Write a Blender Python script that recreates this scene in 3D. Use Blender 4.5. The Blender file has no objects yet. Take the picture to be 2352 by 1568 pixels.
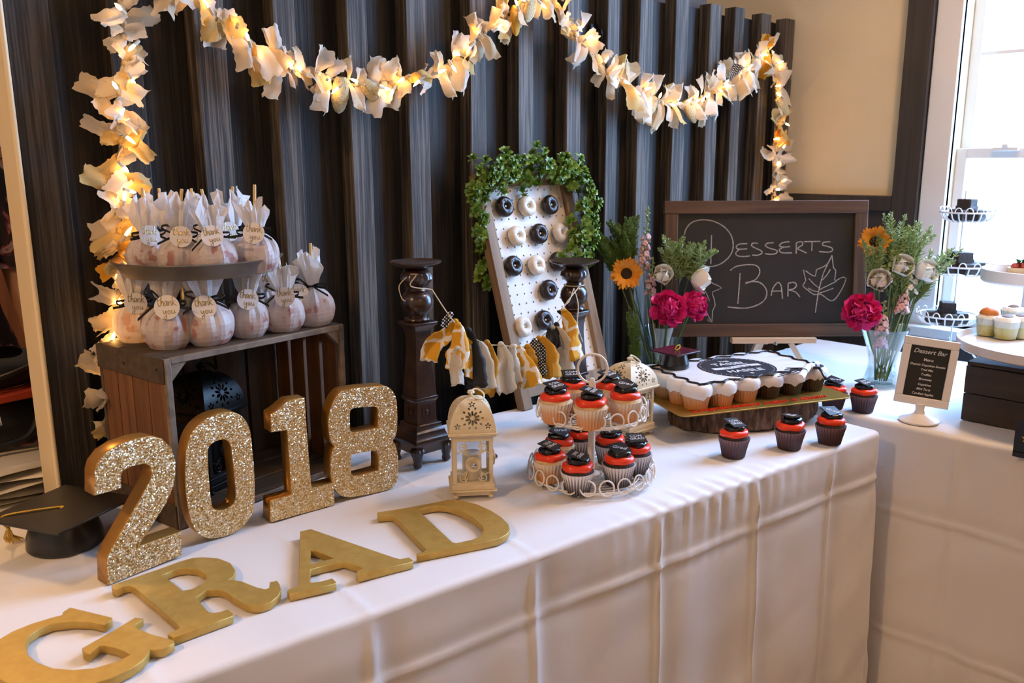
import bpy, bmesh, math, random
from mathutils import Vector, Matrix, Euler, noise
random.seed(7)
PI = math.pi
SC = bpy.context.scene
COL = SC.collection

# ------------------------------------------------------------------ camera
FPX = 1950.0                      # focal length in pixels of the 2352 px wide frame
TAB = 0.74                        # table height
CAM = Vector((0, 0, TAB + 0.65))
YAW, PIT, ROL = math.radians(46.4547), math.radians(12.021), math.radians(-0.2785)
_f = Vector((math.cos(YAW)*math.cos(PIT), math.sin(YAW)*math.cos(PIT), -math.sin(PIT)))
_r = Vector((math.sin(YAW), -math.cos(YAW), 0)); _u = _r.cross(_f)
CR = math.cos(ROL)*_r + math.sin(ROL)*_u
CU = -math.sin(ROL)*_r + math.cos(ROL)*_u
CF = _f
cam = bpy.data.cameras.new('camera'); camo = bpy.data.objects.new('camera', cam); COL.objects.link(camo)
cam.sensor_fit = 'HORIZONTAL'; cam.sensor_width = 22.3; cam.lens = 22.3*FPX/2352
cam.clip_start = 0.05
cam.dof.use_dof = True; cam.dof.focus_distance = 1.85; cam.dof.aperture_fstop = 4.5
M3 = Matrix((CR, CU, -CF)).transposed()
camo.matrix_world = Matrix.Translation(CAM) @ M3.to_4x4()
SC.camera = camo

# ------------------------------------------------------------------ colour management
SC.view_settings.view_transform = 'Standard'; SC.view_settings.look = 'None'
SC.view_settings.gamma = 1.0; SC.view_settings.use_curve_mapping = False
SC.view_settings.exposure = 0.31
SC.cycles.max_bounces = 6; SC.cycles.diffuse_bounces = 3; SC.cycles.glossy_bounces = 3; SC.cycles.transmission_bounces = 4; SC.cycles.transparent_max_bounces = 12
SC.cycles.caustics_reflective = False; SC.cycles.caustics_refractive = False; SC.cycles.use_adaptive_sampling = True; SC.cycles.adaptive_threshold = 0.10; SC.cycles.adaptive_min_samples = 12; SC.cycles.sample_clamp_indirect = 8.0

# ------------------------------------------------------------------ daylight: an overcast sky through the windows
wd = bpy.data.worlds.new('sky'); SC.world = wd; wd.use_nodes = True
bg = wd.node_tree.nodes['Background']; bg.inputs[0].default_value = (0.34, 0.58, 1.0, 1); bg.inputs[1].default_value = 21.5
XE = 3.185                        # plane of the window wall
WINS = ((1.135, -0.05),)   # window openings along y
WZ = (0.80, 3.45)
CEIL = 3.8                        # a tall hall
for (ya, yb) in WINS:             # portals: guide the sky's light through the window openings
    pl = bpy.data.lights.new('window_portal', 'AREA'); pl.shape = 'RECTANGLE'; pl.size = abs(ya-yb); pl.size_y = WZ[1]-WZ[0]
    pl.cycles.is_portal = True
    po = bpy.data.objects.new('window_portal', pl); COL.objects.link(po)
    po.location = (XE+0.2, (ya+yb)/2, sum(WZ)/2); po.rotation_euler = (PI/2, 0, PI/2)

WARM = (1.0, 0.56, 0.23)
LAMPS = ((0.2, -2.4, 2.55, 20), (2.25, 0.45, 2.55, 15), (-1.4, 1.0, 2.55, 36), (0.4, 3.1, 2.5, 18), (-1.6, -1.9, 2.55, 11))  # first and last are unseen, added behind the camera as warm front fill

# ------------------------------------------------------------------ helpers: photo pixels to places
def ray(px, py): return CF + CR*((px-1176)/FPX) - CU*((py-784)/FPX)
def at(px, py, dz=0.0):
    d = ray(px, py); return CAM + d*((TAB+dz-CAM.z)/d.z)
def onY(px, py, Y):
    d = ray(px, py); return CAM + d*((Y-CAM.y)/d.y)
def onX(px, py, X):
    d = ray(px, py); return CAM + d*((X-CAM.x)/d.x)
def dep(px, py, k): return CAM + ray(px, py)*k
def kof(p): return (Vector(p)-CAM).dot(CF)
def pxw(p, n): return n*kof(p)/FPX
def proj(p):
    d = Vector(p)-CAM; k = d.dot(CF); return 1176+FPX*d.dot(CR)/k, 784-FPX*d.dot(CU)/k
def hat(p, py):                   # height above the point p (on a vertical) that shows at row py
    lo, hi = -1.0, 2.0
    for _ in range(50):
        m = (lo+hi)/2
        if proj((p[0], p[1], p[2]+m))[1] > py: lo = m
        else: hi = m
    return lo
def facing(p): return math.atan2(-p[1], -p[0])     # heading from p to the camera
def facez(p): return facing(p)+PI/2                # rotation that turns local -y to the camera

# ------------------------------------------------------------------ helpers: materials
MATS = {}
def nt_new(name):
    m = bpy.data.materials.new(name); m.use_nodes = True
    nt = m.node_tree; b = nt.nodes['Principled BSDF']
    return m, nt, b
def setp(b, **kw):
    for k, v in kw.items():
        k = k.replace('_', ' ')
        for n in b.inputs:
            if n.name.lower() == k.lower():
                n.default_value = (*v, 1) if isinstance(v, tuple) and len(v) == 3 and len(n.default_value) == 4 else v
def mat(name, col, rough=0.5, metal=0.0, **kw):
    if name in MATS: return MATS[name]
    m, nt, b = nt_new(name); setp(b, base_color=col, roughness=rough, metallic=metal, **kw)
    MATS[name] = m; return m
def N(nt, t, **kw):
    n = nt.nodes.new(t)
    for k, v in kw.items(): setattr(n, k, v)
    return n
def ramp(nt, fac, stops):
    r = N(nt, 'ShaderNodeValToRGB'); e = r.color_ramp.elements
    while len(e) < len(stops): e.new(0.5)
    for i, (p, c) in enumerate(stops):
        e[i].position = p; e[i].color = (*c, 1) if len(c) == 3 else c
    nt.links.new(fac, r.inputs[0]); return r.outputs[0]
def coords(nt, scale=(1, 1, 1), rnd=True, kind='Object'):
    tc = N(nt, 'ShaderNodeTexCoord'); mp = N(nt, 'ShaderNodeMapping'); mp.inputs['Scale'].default_value = scale
    if rnd:
        oi = N(nt, 'ShaderNodeObjectInfo'); ad = N(nt, 'ShaderNodeVectorMath', operation='MULTIPLY_ADD')
        cb = N(nt, 'ShaderNodeCombineXYZ')
        for k in range(3): nt.links.new(oi.outputs['Random'], cb.inputs[k])
        nt.links.new(cb.outputs[0], ad.inputs[0]); ad.inputs[1].default_value = (7.3, 11.1, 5.7)
        nt.links.new(tc.outputs[kind], ad.inputs[2]); nt.links.new(ad.outputs[0], mp.inputs['Vector'])
    else: nt.links.new(tc.outputs[kind], mp.inputs['Vector'])
    return mp.outputs[0]
def bump(nt, b, h, strength=0.3, dist=0.01):
    bp = N(nt, 'ShaderNodeBump'); bp.inputs['Strength'].default_value = strength; bp.inputs['Distance'].default_value = dist
    nt.links.new(h, bp.inputs['Height']); nt.links.new(bp.outputs[0], b.inputs['Normal'])
def nmat(name, stops, scale=(20, 20, 20), rough=0.5, metal=0.0, detail=4, bmp=0.0, dist=0.002, rnd=True, nscale=1.0, distort=0.0, **kw):
    if name in MATS: return MATS[name]
    m, nt, b = nt_new(name); setp(b, roughness=rough, metallic=metal, **kw)
    v = coords(nt, scale, rnd)
    n = N(nt, 'ShaderNodeTexNoise'); n.inputs['Scale'].default_value = nscale; n.inputs['Detail'].default_value = detail
    n.inputs['Distortion'].default_value = distort
    nt.links.new(v, n.inputs['Vector'])
    nt.links.new(ramp(nt, n.outputs['Fac'], stops), b.inputs['Base Color'])
    if bmp: bump(nt, b, n.outputs['Fac'], bmp, dist)
    MATS[name] = m; return m
def cloth_mat(name, col, trans=0.35, rough=0.85, weave=900):
    """woven cloth that lets some light through"""
    if name in MATS: return MATS[name]
    m, nt, b = nt_new(name); setp(b, base_color=col, roughness=rough, sheen_weight=0.2)
    n = N(nt, 'ShaderNodeTexNoise'); n.inputs['Scale'].default_value = weave; nt.links.new(coords(nt, (1, 1, 1)), n.inputs['Vector'])
    bump(nt, b, n.outputs['Fac'], 0.15, 0.001)
    if trans:
        tr = N(nt, 'ShaderNodeBsdfTranslucent'); tr.inputs[0].default_value = (*col, 1)
        mx = N(nt, 'ShaderNodeMixShader'); mx.inputs[0].default_value = trans
        nt.links.new(b.outputs[0], mx.inputs[1]); nt.links.new(tr.outputs[0], mx.inputs[2])
        nt.links.new(mx.outputs[0], nt.nodes['Material Output'].inputs[0])
    MATS[name] = m; return m
def emat(name, col, s):
    if name in MATS: return MATS[name]
    m, nt, b = nt_new(name); setp(b, base_color=col, emission_color=col, emission_strength=s); MATS[name] = m; return m
def glass_mat(name, col=(1, 1, 1), rough=0.02, mix=0.88):
    """thin clear pane: mostly see-through, with a gloss"""
    if name in MATS: return MATS[name]
    m, nt, b = nt_new(name); nt.nodes.remove(b)
    t = N(nt, 'ShaderNodeBsdfTransparent'); t.inputs[0].default_value = (*col, 1)
    g = N(nt, 'ShaderNodeBsdfGlossy'); g.inputs['Roughness'].default_value = rough
    lw = N(nt, 'ShaderNodeLayerWeight'); lw.inputs['Blend'].default_value = 1-mix
    mx = N(nt, 'ShaderNodeMixShader'); nt.links.new(lw.outputs['Facing'], mx.inputs[0])
    mu = N(nt, 'ShaderNodeMath', operation='MULTIPLY_ADD'); mu.inputs[1].default_value = 0.55; mu.inputs[2].default_value = 0.05
    nt.links.new(lw.outputs['Facing'], mu.inputs[0]); nt.links.new(mu.outputs[0], mx.inputs[0])
    nt.links.new(t.outputs[0], mx.inputs[1]); nt.links.new(g.outputs[0], mx.inputs[2])
    nt.links.new(mx.outputs[0], nt.nodes['Material Output'].inputs[0]); MATS[name] = m; return m

# ------------------------------------------------------------------ helpers: meshes
class MB:
    def __init__(s): s.v = []; s.f = []
    def add(s, vs, fs, M=None):
        o = len(s.v)
        s.v += [tuple(M @ Vector(p)) if M else tuple(p) for p in vs]; s.f += [tuple(i+o for i in f) for f in fs]; return s
    def box(s, x0, x1, y0, y1, z0, z1, M=None):
        vs = [(x0,y0,z0),(x1,y0,z0),(x1,y1,z0),(x0,y1,z0),(x0,y0,z1),(x1,y0,z1),(x1,y1,z1),(x0,y1,z1)]
        return s.add(vs, [(0,3,2,1),(4,5,6,7),(0,1,5,4),(1,2,6,5),(2,3,7,6),(3,0,4,7)], M)
    def cbox(s, c, d, M=None): return s.box(c[0]-d[0]/2, c[0]+d[0]/2, c[1]-d[1]/2, c[1]+d[1]/2, c[2]-d[2]/2, c[2]+d[2]/2, M)
    def lathe(s, prof, n=24, M=None, rf=None, a0=0.0, cap=True):
        vs = []; fs = []; m = len(prof)
        for i in range(n):
            a = a0+2*PI*i/n
            for j, (r, z) in enumerate(prof):
                q = r*(rf(a, j, z) if rf else 1); vs.append((q*math.cos(a), q*math.sin(a), z))
        for i in range(n):
            k = (i+1) % n
            for j in range(m-1): fs.append((i*m+j, k*m+j, k*m+j+1, i*m+j+1))
        if cap:
            if prof[0][0] > 1e-5: fs.append(tuple(i*m for i in range(n))[::-1])
            if prof[-1][0] > 1e-5: fs.append(tuple(i*m+m-1 for i in range(n)))
        return s.add(vs, fs, M)
    def tube(s, pts, r, n=6, closed=False, M=None, flat=1.0):
        pts = [Vector(p) for p in pts]; L = len(pts); vs = []; fs = []
        up = None
        for i, p in enumerate(pts):
            a = pts[(i-1) % L] if (closed or i) else p; b = pts[(i+1) % L] if (closed or i < L-1) else p
            t = (b-a); t = t.normalized() if t.length > 1e-9 else Vector((0, 0, 1))
            if up is None: up = Vector((0, 0, 1)) if abs(t.z) < 0.9 else Vector((1, 0, 0))
            e = t.cross(up)
            e = e.normalized() if e.length > 1e-6 else t.orthogonal().normalized()
            g = e.cross(t); up = g
            q = r[i] if isinstance(r, (list, tuple)) else r
            for k in range(n):
                an = 2*PI*k/n; vs.append(p + e*(q*math.cos(an)) + g*(q*math.sin(an)*flat))
        for i in range(L if closed else L-1):
            j = (i+1) % L
            for k in range(n): fs.append((i*n+k, i*n+(k+1) % n, j*n+(k+1) % n, j*n+k))
        if not closed: fs.append(tuple(range(n))[::-1]); fs.append(tuple((L-1)*n+k for k in range(n)))
        return s.add(vs, fs, M)
    def ring(s, R, r, n=24, m=6, M=None):
        return s.tube([(R*math.cos(2*PI*i/n), R*math.sin(2*PI*i/n), 0) for i in range(n)], r, m, True, M)
    def sph(s, c, r, n=10, m=6, sc=(1, 1, 1), M=None):
        prof = [(max(math.sin(PI*j/m), 0)*1.0, -math.cos(PI*j/m)) for j in range(m+1)]
        Mx = Matrix.Translation(c) @ Matrix.Diagonal((r*sc[0], r*sc[1], r*sc[2], 1))
        return s.lathe(prof, n, (M @ Mx) if M else Mx, cap=False)
    def grid(s, fn, nu, nv, M=None, closed_u=False):
        vs = [fn(i/nu, j/nv) for i in range(nu+(0 if closed_u else 1)) for j in range(nv+1)]; fs = []
        W = nv+1; tot = nu if closed_u else nu
        for i in range(tot):
            k = (i+1) % nu if closed_u else i+1
            for j in range(nv): fs.append((i*W+j, k*W+j, k*W+j+1, i*W+j+1))
        return s.add(vs, fs, M)
    def prism(s, pts, z0, z1, M=None):
        n = len(pts); vs = [(x, y, z0) for x, y in pts]+[(x, y, z1) for x, y in pts]
        fs = [tuple(range(n))[::-1], tuple(range(n, 2*n))]+[(i, (i+1) % n, n+(i+1) % n, n+i) for i in range(n)]
        return s.add(vs, fs, M)
    def mesh(s, name='mesh', smooth=True):
        me = bpy.data.meshes.new(name); me.from_pydata(s.v, [], s.f); me.update()
        if smooth:
            bm = bmesh.new(); bm.from_mesh(me); bmesh.ops.recalc_face_normals(bm, faces=bm.faces)
            for f in bm.faces: f.smooth = True
            for e in bm.edges:
                if len(e.link_faces) == 2 and e.calc_face_angle(0) > 0.65: e.smooth = False
            bm.to_mesh(me); bm.free()
        return me
def obj(name, mb, m, parent=None, loc=None, rot=None, smooth=True, bevel=0, sub=0, solid=0, kind=None):
    me = mb.mesh(name, smooth) if isinstance(mb, MB) else mb
    o = bpy.data.objects.new(name, me); COL.objects.link(o)
    if m is not None:
        if not me.materials: me.materials.append(m)
        elif me.materials[0] != m:                 # a shared mesh in another colour
            o.material_slots[0].link = 'OBJECT'; o.material_slots[0].material = m
    if parent: o.parent = parent
    if loc is not None: o.location = loc
    if rot is not None: o.rotation_euler = rot
    if solid:
        md = o.modifiers.new('thickness', 'SOLIDIFY'); md.thickness = solid; md.offset = 0
    if bevel:
        md = o.modifiers.new('bevel', 'BEVEL'); md.width = bevel; md.segments = 2; md.limit_method = 'ANGLE'
    if sub:
        md = o.modifiers.new('sub', 'SUBSURF'); md.levels = sub; md.render_levels = sub
    if kind: o['kind'] = kind
    return o
def tag(o, label, cat, group=None):
    o['label'] = label; o['category'] = cat
    if group: o['group'] = group
    return o
def thing(name, label, cat, loc=(0, 0, 0), rz=0.0, group=None):
    o = bpy.data.objects.new(name, None); COL.objects.link(o); o.location = loc; o.rotation_euler = (0, 0, rz)
    o.empty_display_size = 0.05
    return tag(o, label, cat, group)
def struct(name, mb, m, parent=None, **kw):
    o = obj(name, mb, m, parent, **kw)
    if not parent: o['kind'] = 'structure'
    return o
def copy_tree(o, parent=None):
    c = o.copy(); COL.objects.link(c); c.parent = parent
    for ch in list(o.children): copy_tree(ch, c)
    return c
def curve_mesh(splines, extrude=0.0, bevel=0.0, res=8):
    """closed 2-D outlines (with holes) filled and extruded; a spline is (points, handles?) as polyline"""
    cu = bpy.data.curves.new('outline', 'CURVE'); cu.dimensions = '2D'; cu.fill_mode = 'BOTH'; cu.extrude = extrude; cu.bevel_depth = bevel; cu.bevel_resolution = 1
    for pts in splines:
        sp = cu.splines.new('POLY'); sp.points.add(len(pts)-1); sp.use_cyclic_u = True
        for p, q in zip(sp.points, pts): p.co = (q[0], q[1], 0, 1)
    o = bpy.data.objects.new('tmp', cu); COL.objects.link(o)
    dg = bpy.context.evaluated_depsgraph_get(); me = bpy.data.meshes.new_from_object(o.evaluated_get(dg))
    bpy.data.objects.remove(o); bpy.data.curves.remove(cu); me.materials.clear(); return me
def text_mesh(txt, size, extrude=0.0002, shear=0.0, align='CENTER', space=1.0, offset=0.0):
    cu = bpy.data.curves.new('text', 'FONT'); cu.body = txt; cu.size = size; cu.extrude = extrude; cu.shear = shear
    cu.align_x = align; cu.align_y = 'CENTER'; cu.space_character = space; cu.resolution_u = 3; cu.offset = offset
    o = bpy.data.objects.new('tmp', cu); COL.objects.link(o)
    dg = bpy.context.evaluated_depsgraph_get(); me = bpy.data.meshes.new_from_object(o.evaluated_get(dg))
    bpy.data.objects.remove(o); bpy.data.curves.remove(cu); me.materials.clear(); return me
def smooth_path(pts, n=8, closed=False):
    """Catmull-Rom through the points"""
    P = [Vector(p) if len(p) == 3 else Vector((p[0], p[1], 0)) for p in pts]; out = []; L = len(P)
    for i in range(L if closed else L-1):
        a, b, c, d = (P[(i-1) % L] if closed or i else P[0]), P[i], P[(i+1) % L], (P[(i+2) % L] if closed or i < L-2 else P[-1])
        for k in range(n):
            t = k/n
            out.append(0.5*((2*b)+(c-a)*t+(2*a-5*b+4*c-d)*t*t+(3*b-a-3*c+d)*t**3))
    if not closed: out.append(P[-1])
    return out
def rot_z(a): return Matrix.Rotation(a, 4, 'Z')
def rot_x(a): return Matrix.Rotation(a, 4, 'X')
def rot_y(a): return Matrix.Rotation(a, 4, 'Y')
def tr(x, y=0, z=0): return Matrix.Translation(x if isinstance(x, (tuple, Vector)) else (x, y, z))
def nz(x, y=0.0, z=0.0): return noise.noise(Vector((x, y, z)))

# ================================================================== the room
def wood_wall_mat(nm, k):
    m, nt, b = nt_new(nm)
    v = coords(nt, (55, 55, 1.6)); n1 = N(nt, 'ShaderNodeTexNoise'); n1.inputs['Scale'].default_value = 1.6; n1.inputs['Detail'].default_value = 7
    n1.inputs['Roughness'].default_value = 0.65; nt.links.new(v, n1.inputs['Vector'])
    v2 = coords(nt, (160, 160, 3.0)); n2 = N(nt, 'ShaderNodeTexNoise'); n2.inputs['Scale'].default_value = 1.5; n2.inputs['Detail'].default_value = 4; nt.links.new(v2, n2.inputs['Vector'])
    v3 = coords(nt, (9, 9, 1.2)); n3 = N(nt, 'ShaderNodeTexNoise'); n3.inputs['Scale'].default_value = 1.0; n3.inputs['Detail'].default_value = 3; nt.links.new(v3, n3.inputs['Vector'])
    mx = N(nt, 'ShaderNodeMath', operation='MULTIPLY_ADD'); mx.inputs[1].default_value = 0.45; nt.links.new(n2.outputs['Fac'], mx.inputs[0]); nt.links.new(n1.outputs['Fac'], mx.inputs[2])
    m2 = N(nt, 'ShaderNodeMath', operation='MULTIPLY_ADD'); m2.inputs[1].default_value = 0.35; nt.links.new(n3.outputs['Fac'], m2.inputs[0]); nt.links.new(mx.outputs[0], m2.inputs[2])
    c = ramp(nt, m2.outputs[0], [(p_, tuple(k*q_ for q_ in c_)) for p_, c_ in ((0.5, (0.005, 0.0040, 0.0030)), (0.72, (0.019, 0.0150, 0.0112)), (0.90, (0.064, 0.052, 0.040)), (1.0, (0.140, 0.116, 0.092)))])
    nt.links.new(c, b.inputs['Base Color']); setp(b, roughness=0.62, specular_ior_level=0.35); bump(nt, b, mx.outputs[0], 0.55, 0.003)
    return m
M_WALLWOOD = wood_wall_mat('weathered charcoal batten', 1.0); M_WALLSHADE = wood_wall_mat('shade and dirt toned backing board', 0.22); M_WALLBRN = wood_wall_mat('dark brown corner board', 0.42)  # backing boards darkened in colour for recess shade and dirt
M_CREAM = nmat('cream plaster', [(0.3, (0.76, 0.66, 0.46)), (0.7, (0.80, 0.70, 0.50))], (6, 6, 6), rough=0.75, bmp=0.1, rnd=False)
M_CREAMTRIM = nmat('cream gloss paint', [(0.3, (0.80, 0.65, 0.40)), (0.7, (0.84, 0.69, 0.44))], (12, 12, 4), rough=0.45, bmp=0.15, rnd=False)
M_DARKTRIM = nmat('dark grey stained trim', [(0.3, (0.030, 0.027, 0.026)), (0.7, (0.055, 0.05, 0.047))], (60, 60, 3), rough=0.5, bmp=0.2)
M_WHITEPAINT = mat('white window paint', (0.80, 0.82, 0.82), 0.45)
M_BROWNPANEL = nmat('orange brown panelling', [(0.3, (0.16, 0.055, 0.018)), (0.7, (0.25, 0.095, 0.032))], (40, 40, 2), rough=0.45, bmp=0.2)
M_FLOOR = nmat('brown plank floor', [(0.3, (0.13, 0.075, 0.04)), (0.7, (0.20, 0.12, 0.065))], (3, 30, 3), rough=0.5, rnd=False)
M_GLASS = glass_mat('window glass')

struct('floor', MB().box(-3.0, 5.2, -3.6, 4.6, -0.1, 0), M_FLOOR)
struct('ceiling', MB().box(-3.0, 3.4, -3.6, 4.6, CEIL, CEIL+0.1), mat('white ceiling', (0.72, 0.68, 0.6), 0.8))
struct('wall_front', MB().box(-3.0, 3.4, -3.7, -3.6, 0, CEIL), M_CREAM)
struct('wall_left', MB().box(-3.1, -3.0, -3.6, 4.6, 0, CEIL), M_CREAM)
wf = struct('wall_far', MB().box(-3.0, 3.4, 4.5, 4.6, 0, CEIL), mat('pale grey far wall', (0.55, 0.5, 0.42), 0.8))
zp = onY(20, 362, 4.5).z
for k in range(24):
    struct('panel_board', MB().box(-1.6+k*0.16, -1.6+k*0.16+0.153, 4.475, 4.5, 0, zp), M_BROWNPANEL, wf, bevel=0.004)
struct('rail', MB().box(-1.7, 2.4, 4.46, 4.5, zp, zp+0.05), M_BROWNPANEL, wf)

# window wall with two openings
wr = MB()
wr.box(XE, XE+0.16, WINS[0][0], 4.6, 0, CEIL); wr.box(XE, XE+0.16, -3.6, WINS[0][1], 0, CEIL)
for (ya, yb) in WINS: wr.box(XE, XE+0.16, yb, ya, 0, WZ[0]); wr.box(XE, XE+0.16, yb, ya, WZ[1], CEIL)
wallr = struct('wall_right', wr, M_CREAM, smooth=False)
zr = onX(1950, 447, XE).z
struct('trim_1', MB().box(XE-0.03, XE, 1.31, 1.79, zr-0.055, zr), M_DARKTRIM, bevel=0.003)                     # wainscot cap
wn = struct('trim_2', MB().box(XE-0.012, XE, 1.31, 1.79, 0, zr-0.055), M_DARKTRIM)
for z in (0.2, 0.38, 0.56, 0.74, 0.92):
    struct('wainscot_board', MB().box(XE-0.02, XE-0.012, 1.31, 1.79, z, z+0.174), M_DARKTRIM, wn, bevel=0.002)
struct('trim_3', MB().box(XE-0.035, XE, 1.222, 1.312, 0, CEIL), M_DARKTRIM, bevel=0.003)                       # dark post beside the window
struct('trim_4', MB().box(XE-0.02, XE, -3.6, 1.222, 0, WZ[0]-0.04), M_DARKTRIM)                                 # dark wall below the sill
for i, (ya, yb) in enumerate(WINS):
    w = struct('window_%d' % (i+1), MB().box(XE-0.015, XE+0.02, ya-0.0, ya+0.085, WZ[0]-0.02, WZ[1]+0.09).box(XE-0.015, XE+0.02, yb-0.085, yb, WZ[0]-0.02, WZ[1]+0.09).box(XE-0.015, XE+0.02, yb, ya, WZ[1], WZ[1]+0.09), M_WHITEPAINT, bevel=0.003)
    struct('window_sill', MB().box(XE-0.07, XE+0.10, yb-0.1, ya+0.1, WZ[0]-0.035, WZ[0]), M_WHITEPAINT, w, bevel=0.004)
    zm = TAB+0.655
    def sash(z0, z1, x, wd=0.035):
        s_ = MB(); s_.box(x, x+0.03, yb, yb+wd, z0, z1); s_.box(x, x+0.03, ya-wd, ya, z0, z1); s_.box(x, x+0.03, yb+wd, ya-wd, z0, z0+wd); s_.box(x, x+0.03, yb+wd, ya-wd, z1-wd, z1); return s_
    struct('lower_sash', sash(WZ[0], zm+0.03, XE+0.05), M_WHITEPAINT, w, bevel=0.003)
    struct('upper_sash', sash(zm, WZ[1], XE+0.085), M_WHITEPAINT, w, bevel=0.003)
    struct('muntin', MB().box(XE+0.095, XE+0.105, yb, ya, 1.735, 1.747), M_WHITEPAINT, w)
    struct('sash_lock', MB().box(XE+0.03, XE+0.05, ya-0.2, ya-0.12, zm+0.018, zm+0.032).box(XE+0.025, XE+0.04, ya-0.17, ya-0.15, zm+0.03, zm+0.042), M_WHITEPAINT, w, bevel=0.003)
    struct('pane', MB().box(XE+0.062, XE+0.066, yb+0.03, ya-0.03, WZ[0]+0.03, zm), M_GLASS, w)
    struct('pane', MB().box(XE+0.098, XE+0.102, yb+0.03, ya-0.03, zm+0.03, WZ[1]-0.03), M_GLASS, w)

# timber partition: recessed boards and proud battens, each its own piece
YW = 1.75
BX = [(0.440, 0.075), (0.615, 0.058), (0.782, 0.066), (0.958, 0.055), (1.144, 0.058), (1.314, 0.065), (1.517, 0.058), (1.693, 0.060), (1.888, 0.062),
      (2.066, 0.055), (2.221, 0.068), (2.408, 0.074), (2.605, 0.068), (2.761, 0.060), (2.940, 0.065), (3.114, 0.062)]
ZT = TAB+1.172
wb = struct('wall_back', MB().box(0.475, XE-0.005, YW+0.072, YW+0.17, 0, ZT-0.03), mat('partition core', (0.03, 0.025, 0.02), 0.8))
def plank(w, d, h, seed, nseg=14):
    """board with slightly wavy worn edges; local x 0..w, y 0..d (front at y=0), z 0..h"""
    mb = MB(); c = 0.0025
    def sec(z):
        a = 0.0025*nz(z*2.2, seed, 1.3); b = 0.0025*nz(z*2.2, seed, 7.1); e = 0.0015*nz(z*2, seed, 3.3)
        return [(a+c, e, z), (w+b-c, e, z), (w+b, e+c, z), (w+b, d, z), (a, d, z), (a, e+c, z)]
    vs = []; fs = []
    for i in range(nseg+1): vs += sec(h*i/nseg)
    for i in range(nseg):
        for k in range(6): fs.append((i*6+k, i*6+(k+1) % 6, i*6+6+(k+1) % 6, i*6+6+k))
    fs += [(5, 4, 3, 2, 1, 0), tuple(nseg*6+k for k in range(6))]
    return mb.add(vs, fs)
rr = random.Random(3)
for i, (x, w) in enumerate(BX):
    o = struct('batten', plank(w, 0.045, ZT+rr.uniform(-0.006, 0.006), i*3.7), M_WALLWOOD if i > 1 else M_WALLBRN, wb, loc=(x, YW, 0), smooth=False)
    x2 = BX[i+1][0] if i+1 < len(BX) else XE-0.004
    o = struct('board', plank(x2-x-w+0.03, 0.03, ZT+rr.uniform(-0.02, -0.008), i*5.1+40), M_WALLSHADE, wb, loc=(x+w-0.015, YW+0.046, 0), smooth=False)
struct('trim_5', MB().box(1.0, 2.69, YW+0.075, YW+0.18, ZT-0.028, ZT+0.09), nmat('brown beam', [(0.3, (0.05, 0.026, 0.013)), (0.7, (0.09, 0.05, 0.026))], (4, 60, 60), rough=0.6, bmp=0.2))
# cream jamb on the end of the partition
struct('trim_6', MB().box(0.430, 0.4395, YW-0.010, YW+0.088, 0, 2.2), M_CREAMTRIM, bevel=0.004)

# ceiling lamps that light the room; two are unseen extras for warm front fill
for i, (x, y, z, p) in enumerate(LAMPS):
    t = thing('ceiling_lamp', ('opal glass ceiling lamp added behind the camera for warm fill', 'opal glass ceiling lamp nearer the window wall', 'opal glass ceiling lamp by the plain side wall', 'opal glass ceiling lamp in the room beyond the partition', 'opal glass ceiling lamp added at the back corner for warm fill')[i], 'lamp', (x, y, 2.75))
    obj('hanging_rod', MB().tube([(0, 0, -0.01), (0, 0, CEIL-2.75)], 0.006, 8), mat('brass', (0.6, 0.42, 0.18), 0.3, 1.0), t)
    obj('ceiling_rose', MB().lathe([(0.0, 0.0), (0.07, 0.0), (0.07, -0.02), (0.02, -0.03), (0.0, -0.03)], 20), mat('brass', (0.6, 0.42, 0.18), 0.3, 1.0), t)
    obj('lamp_shade', MB().lathe([(0.03, -0.03), (0.14, -0.045), (0.16, -0.065), (0.145, -0.085)], 24, cap=False), mat('opal shade', (0.85, 0.8, 0.7), 0.4), t)
    l = bpy.data.lights.new('lamp_light', 'AREA'); l.shape = 'DISK'; l.size = 0.28; l.energy = p; l.color = WARM
    lo = bpy.data.objects.new('lamp_light', l); COL.objects.link(lo); lo.parent = t; lo.location = (0, 0, -0.09)

# ================================================================== the two tables under white cloths
def linen(name):
    m, nt, b = nt_new(name); setp(b, base_color=(0.80, 0.78, 0.78), roughness=0.6, sheen_weight=0.25, specular_ior_level=0.3)
    v = coords(nt, (1, 1, 1), False); n = N(nt, 'ShaderNodeTexNoise'); n.inputs['Scale'].default_value = 1400; nt.links.new(v, n.inputs['Vector'])
    n2 = N(nt, 'ShaderNodeTexNoise'); n2.inputs['Scale'].default_value = 9; n2.inputs['Detail'].default_value = 3; nt.links.new(coords(nt, (1, 1, 1.0), False), n2.inputs['Vector'])
    ad = N(nt, 'ShaderNodeMath', operation='MULTIPLY_ADD'); ad.inputs[1].default_value = 0.04; nt.links.new(n.outputs['Fac'], ad.inputs[0]); nt.links.new(n2.outputs['Fac'], ad.inputs[2])
    bump(nt, b, ad.outputs[0], 0.12, 0.01); return m
M_LINEN = linen('white polyester tablecloth')
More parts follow.
